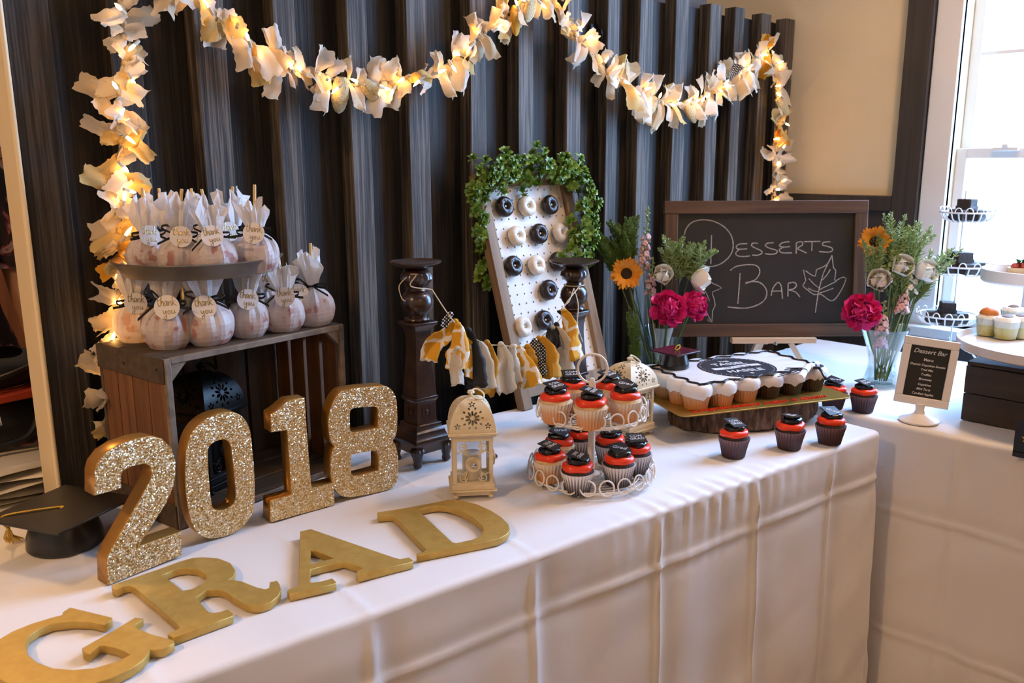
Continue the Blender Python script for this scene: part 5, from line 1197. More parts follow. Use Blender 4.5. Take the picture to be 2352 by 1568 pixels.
obj('star', MB().add([(0.008*(1 if k % 2 == 0 else 0.42)*math.cos(PI/2+k*PI/5), 0.008*(1 if k % 2 == 0 else 0.42)*math.sin(PI/2+k*PI/5)-MR*0.68, 0.0012) for k in range(10)], [tuple(range(10))]), M_PRINT, mdl)
ICT = GZ+IZ+0.0165
kc = at(1549, 843, ICT)
kc = Vector((kc.x, kc.y, TAB+ICT-0.001))
mc2 = mortarboard('miniature mortarboard with plum top sitting on the iced cake', kc, facez(kc)+math.radians(50), 0.092, 0.042, mat('plum sheen board', (0.045, 0.008, 0.018), 0.22), mat('black plastic crown', (0.012, 0.012, 0.012), 0.25), M_TOPC, 0.037, 0.030, False, (0.0, 0.0))
obj('tassel_loop', MB().tube(smooth_path([(0.0, 0.0, 0.046), (0.004, -0.002, 0.056), (0.012, -0.005, 0.058), (0.010, -0.006, 0.050), (0.002, -0.002, 0.046)], 6), 0.0014, 6), mat('neon yellow cord', (0.65, 0.68, 0.03), 0.4), mc2)
sc_ = [((1838, 868), (1856, 842), 'small white sugar diploma lying at the cake right corner'), ((1860, 842), (1876, 836), 'small white sugar diploma standing behind the other one')]
for (a, b, lb) in sc_:
    A_, B_ = at(*a, ICT+0.008), at(*b, ICT+0.010); mid = (A_+B_)/2; d_ = (B_-A_); L_ = max(d_.length, 0.034); d_.normalize()
    t = thing('sugar_diploma', lb, 'cake decoration', mid, 0, 'sugar diplomas on the cake')
    e1 = d_.orthogonal().normalized(); Mr = Matrix((e1, d_.cross(e1), d_)).transposed().to_4x4()
    obj('roll', MB().lathe([(0.0, -L_/2), (0.006, -L_/2), (0.0085, -L_/2), (0.0085, L_/2), (0.006, L_/2), (0.006, L_/2-0.004), (0.0, L_/2-0.004)], 18, Mr), mat('white fondant', (0.82, 0.80, 0.80), 0.5), t)
    obj('band', MB().lathe([(0.0089, -0.004), (0.0092, 0.0), (0.0089, 0.004)], 18, Mr), M_BGEL, t)
tp = thing('sugar_tassel', 'black sugar tassel trailing over the cake right corner', 'cake decoration', at(1850, 850, ICT))
tb = MB()
for k in range(6):
    e = at(1806-4*k, 846+4*k, ICT+0.001)-tp.location; tb.tube(smooth_path([(0, 0, 0.006), (e.x*0.5, e.y*0.5+0.004*math.sin(k*2), 0.004), (e.x, e.y, 0.0022)], 5), 0.0011, 5)
tb.tube([tuple(p-tp.location) for p in smooth_path([tp.location+Vector((0, 0, 0.006)), at(1880, 845, ICT+0.006), at(1892, 862, ICT-0.005), at(1898, 872, ICT-0.015)], 6)], 0.0035, 6)
obj('strands', tb, M_BGEL, tp)

# ================================================================== flowers
M_VGLASS = None
def vglass():
    m, nt, b = nt_new('clear vase glass'); setp(b, base_color=(0.93, 0.96, 0.95), roughness=0.02, transmission_weight=1.0, ior=1.25); return m
M_VGLASS = glass_mat('vase glass', (0.90, 0.94, 0.93), 0.03, 0.72)
M_STEM = nmat('green stem', [(0.3, (0.05, 0.10, 0.02)), (0.7, (0.12, 0.20, 0.045))], (50, 50, 10), rough=0.5)
M_SUN = nmat('sunflower petal', [(0.3, (0.72, 0.22, 0.005)), (0.7, (0.80, 0.36, 0.010))], (60, 60, 60), rough=0.5)
M_SUNC = nmat('sunflower disc', [(0.3, (0.012, 0.006, 0.003)), (0.7, (0.05, 0.022, 0.008))], (300, 300, 300), rough=0.9, bmp=0.6)
M_PEO = nmat('magenta peony petal', [(0.3, (0.60, 0.012, 0.13)), (0.6, (0.80, 0.035, 0.24)), (0.85, (0.86, 0.13, 0.42))], (30, 30, 30), rough=0.5)
M_WPET = nmat('ivory white petal', [(0.25, (0.80, 0.78, 0.62)), (0.5, (0.88, 0.87, 0.80)), (0.85, (0.90, 0.89, 0.86))], (30, 30, 30), rough=0.5)
M_PINK = nmat('pale pink blossom', [(0.3, (0.62, 0.34, 0.36)), (0.7, (0.78, 0.56, 0.52))], (60, 60, 60), rough=0.5)
M_LILAC = nmat('lilac blossom', [(0.3, (0.42, 0.26, 0.50)), (0.7, (0.62, 0.46, 0.62))], (60, 60, 60), rough=0.5)
M_FERN = nmat('feathery fern', [(0.3, (0.07, 0.13, 0.02)), (0.7, (0.18, 0.27, 0.045))], (50, 50, 50), rough=0.6)
M_GRASS = nmat('pale green bud foliage', [(0.3, (0.16, 0.25, 0.06)), (0.7, (0.36, 0.46, 0.18))], (50, 50, 50), rough=0.5)
def petal_me(l, w, cup, curl, tip=1.0, nu=4, nv=6):
    def fn(u, v):
        x = (u-0.5)*2; ww = w*math.sin(PI*(0.06+0.90*v)**tip)**0.8
        return (x*ww, l*v, cup*l*v*v+curl*l*math.sin(PI*v)*0.5-0.25*ww*(1-abs(x)**2)*cup)
    return MB().grid(fn, nu, nv).mesh('petal')
SUNP = petal_me(0.028, 0.0052, 0.15, 0.2, 0.75, 2, 6); PEOP = [petal_me(0.024, 0.015, 0.75, 0.3, 1.4), petal_me(0.020, 0.013, 0.95, 0.4, 1.5), petal_me(0.028, 0.018, 0.45, 0.2, 1.4)]
LISP = petal_me(0.030, 0.018, 0.75, 0.2, 1.3); LEAFP = petal_me(0.05, 0.008, 0.1, 0.2, 1.0, 2, 6)
def head_frame(t, p, face):
    q = Vector(face).normalized().to_track_quat('Z', 'Y').to_matrix().to_4x4(); return q
def stem_to(t, p, base, r=0.0022, mid=None):
    a = Vector((0, 0, 0)); b = Vector(base)-Vector(p)
    m_ = mid if mid is not None else a*0.5+b*0.5+Vector((0, 0, -0.02))
    return obj('stem', MB().tube(smooth_path([a, m_, b], 8), r, 6), M_STEM, t)
def sunflower(label, p, face, base, s=1.0):
    t = thing('sunflower', label, 'sunflower', p); Q = head_frame(t, p, face)
    obj('seed_disc', MB().lathe([(0.0, 0.004), (0.008*s, 0.0045), (0.0135*s, 0.002), (0.0145*s, -0.003), (0.0, -0.006)], 24, Q), M_SUNC, t)
    for k in range(30):
        a = 2*PI*k/30; el = 0.16 if k % 2 else 0.42
        o = obj('petal', SUNP, M_SUN, t); M_ = Q @ rot_z(a) @ tr(0, 0.011*s, -0.002 if k % 2 else 0.0) @ rot_x(el); o.matrix_basis = M_ @ Matrix.Diagonal((s*1.15, s*(1.0+0.12*math.sin(k*5)), s, 1))
    for k in range(8):
        o = obj('sepal', LEAFP, M_STEM, t); o.matrix_basis = Q @ rot_z(2*PI*k/8) @ tr(0, 0.004, -0.008) @ rot_x(-0.2) @ Matrix.Diagonal((0.7*s, 0.6*s, s, 1))
    stem_to(t, p, base, 0.0035)
def peony(label, p, face, base, R=0.045, seed=1, stemless=False):
    t = thing('peony', label, 'peony', p); Q = head_frame(t, p, face); r_ = random.Random(seed); s = R/0.042
    obj('heart', MB().sph((0, 0, 0), R*0.52, 16, 10, M=Q), M_PEO, t)
    for k in range(120):
        f = k/120; el = PI/2*0.98-f*1.75+r_.uniform(-0.12, 0.12); a = k*2.39996; r0 = R*0.42
        o = obj('petal', PEOP[0 if f < 0.5 else (1 if f < 0.25 else 2) if f > 0.8 else 0], M_PEO, t)
        o.matrix_basis = Q @ rot_z(a) @ rot_x(el-PI/2+PI/2) @ tr(0, r0*(0.55+0.5*f), 0) @ rot_x(0.75*(1-f)+r_.uniform(-0.35, 0.35)) @ rot_y(r_.uniform(-0.9, 0.9)) @ Matrix.Diagonal((s*0.56, s*r_.uniform(0.55, 0.80), s*0.7, 1))
    stem_to(t, p, base, 0.003)
def lisianthus(label, p, face, base, s=1.0, n=9, op=0.5):
    t = thing('white_lisianthus', label, 'white flower', p); Q = head_frame(t, p, face)
    for k in range(n):
        o = obj('petal', LISP, M_WPET, t); f = 0 if k < n//2 else 1
        o.matrix_basis = Q @ rot_z(2*PI*k/(n/2)+f*0.6) @ tr(0, 0.004+0.005*f, -0.012*s) @ rot_x(0.9-op*f*0.7) @ Matrix.Diagonal((s, s, s, 1))
    for k in range(5):
        o = obj('inner_petal', LISP, M_WPET, t); o.matrix_basis = Q @ rot_z(2*PI*k/5+0.3) @ tr(0, 0.002, -0.008*s) @ rot_x(1.15) @ Matrix.Diagonal((s*0.7, s*0.75, s*0.7, 1))
    obj('heart', MB().lathe([(0.0, -0.012*s), (0.010*s, -0.006*s), (0.0145*s, 0.002*s), (0.0135*s, 0.009*s), (0.009*s, 0.0135*s), (0.004*s, 0.014*s), (0.0, 0.0115*s)], 20, Q, rf=lambda a, j, z: 1+0.10*math.cos(3*a+j*0.9)), M_WPET, t)
    obj('calyx', MB().lathe([(0.0, -0.022*s), (0.005*s, -0.019*s), (0.007*s, -0.010*s), (0.0, -0.006*s)], 10, Q), M_STEM, t)
    stem_to(t, p, base, 0.0022)
BLOS = MB()
for k in range(5): BLOS.sph((0.006*math.cos(k*1.257), 0.006*math.sin(k*1.257), 0.004), 0.0055, 8, 5, (1, 1, 0.6))
BLOS.sph((0, 0, 0), 0.006, 8, 5); BLOS = BLOS.mesh('blossom'); BUDM = MB().sph((0, 0, 0), 0.0048, 8, 6, (1, 1, 1.5)).mesh('bud')
def snapdragon(label, top, bot, base, n=22, m1=None, seed=1, cat='flower spike', name='snapdragon'):
    t = thing(name, label, cat, bot); r_ = random.Random(seed); ax = Vector(top)-Vector(bot); L_ = ax.length
    obj('stem', MB().tube(smooth_path([ax, ax*0.5+Vector((0.004, 0, 0)), Vector((0, 0, 0)), Vector(base)-Vector(bot)], 6), 0.0020, 6), M_GRASS, t)
    for k in range(n):
        f = k/n; p = ax*f; a = k*2.4; r = 0.011*(1-f*0.6)
        d_ = Vector((math.cos(a), math.sin(a), 0.4)); bud = f > 0.5
        o = obj('bud' if bud else 'blossom', BUDM if bud else BLOS, M_GRASS if bud else (m1 or M_PINK), t, loc=p+d_*r); o.rotation_euler = d_.to_track_quat('Z', 'Y').to_euler(); s_ = (1.0-0.5*f)*r_.uniform(0.9, 1.25); o.scale = (s_,)*3
def fern(label, p, base, n=5, spread=0.07, L_=0.13, m_=None, seed=1, lean=(0, 0), fine=True, name='fern_frond', cat='fern'):
    """a spray of feathery fronds rising from p"""
    t = thing(name, label, cat, p); r_ = random.Random(seed)
    for k in range(n):
        mb = MB(); a = 2*PI*k/n+r_.uniform(-0.4, 0.4); q = r_.uniform(0.3, 1.0)*spread; l = L_*r_.uniform(0.75, 1.1)
        tip = Vector((q*math.cos(a)+lean[0], q*math.sin(a)+lean[1], l)); P = smooth_path([Vector((0, 0, 0)), tip*0.5+Vector((0, 0, 0.015)), tip], 8)
        mb.tube(P, 0.0010, 4)
        for i in range(3, len(P)):
            for s_ in range(16 if fine else 5):
                d_ = Vector((r_.gauss(0, 1), r_.gauss(0, 1), r_.uniform(-0.1, 1.2))).normalized()*(0.022 if fine else 0.030)*(1.15-i/len(P))
                mb.tube([P[i], P[i]+d_*0.6, P[i]+d_+Vector((0, 0, 0.003))], [0.0009 if fine else 0.0014]*2+[0.0004], 4)
        obj('frond', mb, m_ or M_FERN, t)
    stem_to(t, p, base, 0.0018)
def vase(label, p, H, R, seed=1):
    t = thing('glass_vase', label, 'vase', p)
    pr = [(0.0, 0.0), (R*0.74, 0.0), (R*0.78, 0.006), (R*0.66, H*0.22), (R*0.58, H*0.38), (R*0.64, H*0.58), (R*0.84, H*0.82), (R, H)]
    obj('glass', MB().lathe(pr+[(R*0.97, H), (R*0.81, H*0.82), (R*0.61, H*0.58), (R*0.55, H*0.38), (R*0.62, H*0.22), (R*0.68, 0.012), (0.0, 0.010)], 36), M_VGLASS, t)
    return t
# bouquet beside the chalkboard
v1 = at(1512, 866); V1H = hat(v1, 748); V1R = 0.046
vase('clear glass vase between the lantern and the chalkboard', v1, V1H, V1R)
K1 = kof(v1); nk1 = v1+Vector((0, 0, V1H*0.25)); toC = Vector((-CF.x, -CF.y, 0)).normalized()
def vb(i, v=v1): return v+Vector((0.016*math.cos(i*2.4), 0.016*math.sin(i*2.4), 0.016))
sunflower('yellow sunflower in the bouquet left of the chalkboard', dep(1439, 628, K1-0.05), toC+Vector((-0.1, 0.1, 0.12)), vb(1), 1.30)
peony('larger magenta peony in front of the chalkboard corner', dep(1535, 709, K1-0.10), toC*0.8+Vector((0, 0, 0.45)), vb(2), 0.064, 3)
peony('smaller magenta peony touching the chalkboard', dep(1592, 702, K1-0.05), toC*0.7+cbx*0.5+Vector((0, 0, 0.35)), vb(3), 0.054, 8)
lisianthus('round ivory lisianthus above the magenta peonies', dep(1521, 634, K1-0.06), toC+Vector((0, 0, 0.5)), vb(4), 1.35)
lisianthus('open white lisianthus overlapping the chalkboard lettering', dep(1602, 640, K1-0.03), cbx*0.9+toC*0.2-Vector((0, 0, 0.15)), vb(5), 1.6, 9, 0.8)
snapdragon('tall pink snapdragon spike left of the chalkboard', dep(1489, 472, K1), dep(1478, 620, K1), vb(6), 30, M_PINK, 2)
snapdragon('low pink snapdragon stem behind the sunflower', dep(1500, 590, K1-0.02), dep(1492, 680, K1-0.02), vb(7), 18, M_PINK, 4)
for i, (px, py, q, lb) in enumerate([(1420, 640, (-0.055, 0.045), 'feathery green fern leaning far left of the bouquet'), (1450, 605, (-0.02, 0.015), 'feathery fern rising behind the sunflower'), (1440, 640, (-0.035, 0.03), 'feathery fern low behind the sunflower')]):
    fern(lb, dep(px, py, K1+0.02), vb(8+i), 14, 0.06, 0.135, M_FERN, i+3, q)
for i, (px, py, q, lb) in enumerate([(1560, 650, (0.02, -0.02), 'spiky pale green buds in front of the chalkboard'), (1545, 640, (-0.005, 0.0), 'thin green bud stems above the ivory flower'), (1580, 645, (0.035, -0.03), 'green bud stems crossing the big chalk capital')]):
    fern(lb, dep(px, py, K1-0.02), vb(10+i), 9, 0.045, 0.115, M_GRASS, i+13, q, False, 'bud_stem', 'foliage')
fern('dark fern trailing down beside the vase', dep(1462, 840, K1-0.02), vb(13), 6, 0.03, 0.16, M_FERN, 33, (-0.015, 0.012))
# bouquet on the second table
v2 = at(2022, 884); V2H = hat(v2, 752); V2R = pxw(v2, 104)/2
vase('flared glass vase on the second table in front of the window', v2, V2H, V2R)
K2 = kof(v2)
def vb2(i): return vb(i, v2)
sunflower('yellow sunflower in the bouquet right of the chalkboard', dep(2010, 555, K2-0.02), toC*0.8-cbx*0.5+Vector((0, 0, 0.25)), vb2(1), 1.2)
peony('magenta peony hanging at the right corner of the chalkboard', dep(1980, 716, K2-0.07), toC-cbx*0.6+Vector((0, 0, 0.25)), vb2(2), 0.064, 5)
for i, (px, py, f, s_) in enumerate([(2020, 645, -0.5, 1.5), (2068, 612, 0.0, 1.4), (2118, 625, 0.6, 1.5)]):
    lisianthus('white lisianthus '+('below the sunflower of the window bouquet', 'at the middle of the window bouquet', 'at the window side of the bouquet')[i], dep(px, py, K2-0.05), toC+cbx*f+Vector((0, 0, 0.35)), vb2(3+i), s_)
SN2 = [(2075, 540, 2062, 640, M_WPET, 'tallest white green spike in the window bouquet'), (2110, 575, 2090, 680, M_WPET, 'white green spike nearest the window in the bouquet'), (2045, 560, 2045, 660, M_GRASS, 'pale green spike beside the window bouquet sunflower'), (2085, 640, 2070, 720, M_PINK, 'pink flecked spike in the middle of window bouquet'), (2030, 690, 2025, 770, M_PINK, 'pale pink spike over the rim of the window vase'), (2025, 760, 2022, 800, M_LILAC, 'lilac blossom cluster seen in the window vase')]
for i, (a, b, c, d_, m_, lb) in enumerate(SN2): snapdragon(lb, dep(a, b, K2-0.03), dep(c, d_, K2-0.03), vb2(6+i), 24, m_, i+20)
for i, (px, py, q, lb) in enumerate([(2060, 700, (0.0, 0.0), 'green bud foliage filling the window bouquet'), (2100, 700, (0.05, -0.05), 'green bud foliage leaning to the window'), (2010, 660, (-0.01, 0.01), 'green bud foliage under the window bouquet sunflower'), (2080, 640, (0.02, -0.02), 'green bud foliage at the top of the window bouquet'), (2050, 620, (0.0, 0.0), 'green bud foliage beside the window bouquet sunflower')]):
    fern(lb, dep(px, py, K2-0.01), vb2(12+i), 9, 0.05, 0.15, M_GRASS, i+43, q, False, 'bud_stem', 'foliage')
for k in range(5):
    lt = thing('long_leaf', 'long green leaf %s the window bouquet' % ('sticking out beside', 'rising inside', 'curving out behind', 'tucked low in', 'leaning over the rim of')[k], 'leaf', dep(2050+12*k, 730-8*k, K2-0.02))
    obj('blade', MB().grid(lambda u, v: ((u-0.5)*0.016*math.sin(PI*(0.1+0.85*v)), 0.03*v*v, 0.11*v), 2, 8, rot_z(k*1.2) @ rot_y(0.5*math.sin(k*2.0))), M_STEM, lt); stem_to(lt, lt.location, vb2(20+k), 0.0016)

# ================================================================== menu sign
mn = at(2110, 966); mn.z = TAB
ms = thing('menu_stand', 'white framed dessert menu card on a round pedestal foot', 'menu sign', mn, facez(mn)+0.10)
M_WPL = mat('white enamel', (0.80, 0.76, 0.72), 0.35)
zb_ = hat(mn, 930); zt2 = hat(mn, 779); mw = pxw(mn, 114)
obj('pedestal', MB().lathe([(0.0, 0.0), (0.046, 0.0), (0.047, 0.004), (0.030, 0.010), (0.013, 0.020), (0.010, 0.030), (0.012, zb_+0.004), (0.0, zb_+0.004)], 36), M_WPL, ms)
def mbx(*a): return MB().box(*a)
TLT = rot_x(-0.10)
fr = obj('frame', MB().box(-mw/2, mw/2, -0.006, 0.008, 0, 0.020).box(-mw/2, mw/2, -0.006, 0.008, zt2-zb_-0.020, zt2-zb_).box(-mw/2, -mw/2+0.018, -0.006, 0.008, 0.020, zt2-zb_-0.020).box(mw/2-0.018, mw/2, -0.006, 0.008, 0.020, zt2-zb_-0.020), M_WPL, ms, loc=(0, 0, zb_), rot=(-0.10, 0.09, 0), bevel=0.0015)
obj('menu_card', MB().box(-mw/2+0.016, mw/2-0.016, 0.0, 0.006, 0.018, zt2-zb_-0.018), mat('black menu card', (0.012, 0.011, 0.010), 0.35), fr)
MH = zt2-zb_
LN = [('Dessert Bar', 0.0155, 0.80, 0.3), ('Menu', 0.010, 0.68, 0), ('Donuts Cupcakes Sweets', 0.0078, 0.60, 0.2), ('Trail Mix', 0.0078, 0.53, 0.2), ('Truffles', 0.0078, 0.46, 0.2), ('Brownies', 0.0078, 0.39, 0.2), ('Cupcakes', 0.0078, 0.31, 0.2), ('Mini Tarts', 0.0078, 0.24, 0.2), ('Candied Apples', 0.0078, 0.17, 0.2)]
for tx, sz, zf, sh in LN: obj('lettering', text_mesh(tx, sz, 0.0002, sh, offset=0.00015), M_PRINT, fr, loc=(0, -0.0005, MH*zf), rot=(PI/2, 0, 0))

# ================================================================== dark wooden riser box and white stands by the window
M_BOX = nmat('dark stained box board', [(0.3, (0.018, 0.011, 0.008)), (0.6, (0.035, 0.022, 0.015)), (0.85, (0.055, 0.036, 0.025))], (50, 3, 50), rough=0.6, bmp=0.25, detail=6)
bx0 = at(2206, 963); BXH = hat(bx0, 838)
rb = thing('riser_box', 'dark stained wooden box carrying the white dessert plate', 'wooden box', (bx0.x, bx0.y, TAB))
BL_, BDp = 0.34, 0.24
for k in range(2):
    z0, z1 = k*BXH/2+0.001, (k+1)*BXH/2-0.001
    obj('front_board', MB().box(0, 0.014, -BL_, 0, z0, z1), M_BOX, rb, bevel=0.0015); obj('back_board', MB().box(BDp-0.014, BDp, -BL_, 0, z0, z1), M_BOX, rb, bevel=0.0015)
    for y in (-0.014, -BL_): obj('end_board', MB().box(0.0142, BDp-0.0142, y, y+0.014, z0, z1), M_BOX, rb, bevel=0.0015)
for k in range(3): obj('lid_board', MB().box(0.002+k*(BDp-0.004)/3, 0.002+(k+1)*(BDp-0.004)/3-0.002, -BL_+0.001, -0.001, BXH, BXH+0.010), M_BOX, rb, bevel=0.0015)
M_PORC = mat('white porcelain', (0.78, 0.75, 0.73), 0.25)
pe = dep(2224, 790, kof(bx0)+0.05); pr_ = 0.155; pc = Vector((bx0.x+BDp*0.5, bx0.y-BL_*0.5, TAB+BXH+0.0105))
prz = hat(pc, 792); rt_ = Vector((CR.x, CR.y, 0)).normalized()
pr_ = max(0.10, (proj(pc+Vector((0, 0, prz)))[0]-2224)*kof(pc)/FPX)
print('PLATE', pc, prz, pr_)
ps = thing('dessert_plate_stand', 'round white porcelain footed plate holding pudding cups', 'cake stand', pc)
obj('foot', MB().lathe([(0.0, 0.0), (0.06, 0.0), (0.06, 0.004), (0.03, 0.010), (0.022, prz*0.5), (0.04, prz-0.018), (0.0, prz-0.018)], 28), M_PORC, ps)
obj('plate', MB().lathe([(0.0, prz-0.018), (pr_*0.97, prz-0.020), (pr_, prz-0.016), (pr_, prz+0.005), (pr_*0.985, prz+0.006), (pr_*0.97, prz-0.010), (0.0, prz-0.010)], 56), M_PORC, ps)
M_CUP = glass_mat('clear plastic cup', (0.95, 0.96, 0.92), 0.05, 0.8)
M_LEMON = nmat('lemon curd', [(0.3, (0.62, 0.52, 0.10)), (0.7, (0.72, 0.62, 0.20))], (60, 60, 60), rough=0.4)
M_CREAMW = nmat('whipped cream', [(0.3, (0.76, 0.74, 0.66)), (0.7, (0.82, 0.80, 0.75))], (60, 60, 60), rough=0.5, bmp=0.3)
CUPS = [(2268, 770, 'apricot topped pudding cup at the plate left edge', 'a'), (2308, 778, 'lemon pudding cup in the middle of the white plate', 'l'), (2340, 776, 'lemon pudding cup at the plate right part', 'l'), (2322, 752, 'pale pudding cup at the back of the white plate', 'b')]
for px, py, lb, kd in CUPS:
    d = ray(px, py); t_ = (pc.z+prz-0.0095-CAM.z)/d.z; p = CAM+d*t_
    t = thing('pudding_cup', lb, 'pudding cup', p, 0, 'pudding cups on the white plate'); t.scale = (1.3, 1.3, 1.3)
    obj('cup', MB().lathe([(0.0, 0.0), (0.020, 0.0), (0.026, 0.040), (0.0255, 0.040), (0.0195, 0.001), (0.0, 0.001)], 22), M_CUP, t)
    obj('pudding', MB().lathe([(0.0, 0.002), (0.0188, 0.002), (0.0222, 0.024), (0.0, 0.024)], 20), M_LEMON, t); obj('cream', MB().lathe([(0.0222, 0.024), (0.0243, 0.037), (0.018, 0.044), (0.0, 0.046)], 20, rf=lambda a, j, z: 1+0.05*math.cos(5*a)), M_CREAMW, t)
    if kd == 'a': obj('apricot_half', MB().sph((0, 0, 0.046), 0.019, 14, 8, (1, 1, 0.7)), mat('apricot orange', (0.62, 0.19, 0.03), 0.4), t)
    else: obj('cookie_crumb', MB().sph((0.002, 0, 0.045), 0.011, 10, 5, (1.3, 1, 0.35)), mat('biscuit crumb', (0.20, 0.12, 0.08), 0.7), t)
# taller stand at the picture edge
hr = 0.13; hc_ = Vector((2.78, 0.30, TAB))
while proj(hc_+Vector((0, 0, 0.33)))[0]-hr*FPX/kof(hc_) > 2272: hc_.y += 0.004
kh = kof(hc_); hz = hat(hc_, 632)
print('TALL', hc_, hz, hr)
ts = thing('tall_cake_stand', 'tall white cake stand with berry tarts at the window', 'cake stand', hc_)
obj('foot', MB().lathe([(0.0, 0.0), (0.08, 0.0), (0.08, 0.005), (0.035, 0.02), (0.018, 0.06), (0.016, hz-0.04), (0.05, hz-0.016), (0.0, hz-0.016)], 30), M_PORC, ts)
obj('plate', MB().lathe([(0.0, hz-0.020), (hr*0.96, hz-0.022), (hr, hz-0.016), (hr, hz+0.016), (hr*0.985, hz+0.017), (hr*0.96, hz-0.010), (0.0, hz-0.010)], 56), M_PORC, ts)
for i, (px, py) in enumerate([(2312, 622), (2345, 628), (2336, 612)]):
    d = ray(px, py); t_ = (hc_.z+hz-0.0095-CAM.z)/d.z; p = CAM+d*t_
    dd = Vector((p.x-hc_.x, p.y-hc_.y, 0))
    if dd.length > hr-0.035: p = hc_+dd.normalized()*(hr-0.035)+Vector((0, 0, hz-0.0095))
    t = thing('berry_tart', ('berry tart with green leaf at the left of the tall stand', 'berry tart at the right of the tall stand', 'berry tart at the back of the tall stand')[i], 'tart', p, i, 'berry tarts on the tall stand')
    obj('crust', MB().lathe([(0.0, 0.0), (0.024, 0.0), (0.030, 0.020), (0.026, 0.021), (0.0, 0.016)], 24, rf=lambda a, j, z: 1+0.04*math.cos(14*a) if j in (1, 2) else 1), mat('golden crust', (0.55, 0.33, 0.14), 0.6), t)
    obj('strawberry', MB().lathe([(0.0, 0.0), (0.012, 0.004), (0.013, 0.010), (0.006, 0.018), (0.0, 0.021)], 14), mat('strawberry red', (0.45, 0.05, 0.03), 0.3), t, loc=(0.006, 0, 0.017)); obj('strawberry', MB().lathe([(0.0, 0.0), (0.011, 0.004), (0.012, 0.010), (0.006, 0.017), (0.0, 0.019)], 14), mat('strawberry red', (0.45, 0.05, 0.03), 0.3), t, loc=(-0.010, 0.006, 0.017))
    for k in range(3): obj('mint_leaf', MB().grid(lambda u, v: ((u-0.5)*0.020*math.sin(PI*(0.1+0.85*v)), 0.026*v, 0.008*math.sin(PI*v)), 3, 5), mat('mint green', (0.05, 0.15, 0.03), 0.4), t, loc=(0, 0, 0.034), rot=(0.4, 0, k*2.1))
# navy card
nv0 = onX(2334, 975, 2.083); nv1 = onX(2360, 1054, 2.083)
nv = thing('navy_card', 'navy card with gold stars hanging over the second table edge', 'card', (2.083, nv0.y, nv1.z))
wv_ = abs(nv0.y-nv1.y)+0.05; hv_ = onX(2350, 968, 2.083).z-nv1.z; ht_ = TAB+0.001-nv1.z
obj('sheet', MB().box(-0.0015, 0.0, -wv_, 0, 0, hv_).box(-0.0015, 0.10, -wv_, 0, ht_, ht_+0.0015), mat('navy cardstock', (0.010, 0.016, 0.035), 0.6), nv)
stm = MB().add([(-0.0019, 0.011*(1 if k % 2 == 0 else 0.42)*math.cos(PI/2+k*PI/5), 0.011*(1 if k % 2 == 0 else 0.42)*math.sin(PI/2+k*PI/5)) for k in range(10)], [tuple(range(10))]).mesh('star', False)
for (a, b) in ((-0.024, 0.55), (-0.055, 0.25), (-0.06, 0.8)): obj('gold_star', stm, mat('gold star print', (0.6, 0.4, 0.04), 0.4), nv, loc=(0, a, hv_*b))

# ================================================================== three tier wire basket stand with brownies
wb0 = at(2180, 812); wb0.z = TAB
wt = thing('wire_basket_stand', 'white wire three tier basket stand before the window', 'tiered stand', wb0)
M_WIRE2 = mat('white basket wire', (0.80, 0.80, 0.80), 0.35)
ZB = [hat(wb0, 742), hat(wb0, 628), hat(wb0, 508)]; OFF = [-14, 4, 8]; WPX = [128, 150, 110]
M_BROWN = nmat('chocolate brownie', [(0.3, (0.020, 0.012, 0.008)), (0.7, (0.055, 0.034, 0.022))], (90, 90, 90), rough=0.7, bmp=0.4)
obj('pole', MB().tube([(0, 0, 0.0), (0, 0, ZB[2]+0.10)], 0.003, 8), M_WIRE2, wt)
fo = MB()
for k in range(3): a = k*2*PI/3+0.4; fo.tube(smooth_path([(0, 0, 0.03), (0.05*math.cos(a), 0.05*math.sin(a), 0.045), (0.085*math.cos(a), 0.085*math.sin(a), 0.003), (0.10*math.cos(a), 0.10*math.sin(a), 0.012)], 6), 0.0028, 6)
obj('scroll_foot', fo, M_WIRE2, wt)
TIER = ['lowest', 'middle', 'top']; WHERE = ['front left', 'front right', 'rear', 'upper left', 'topmost']
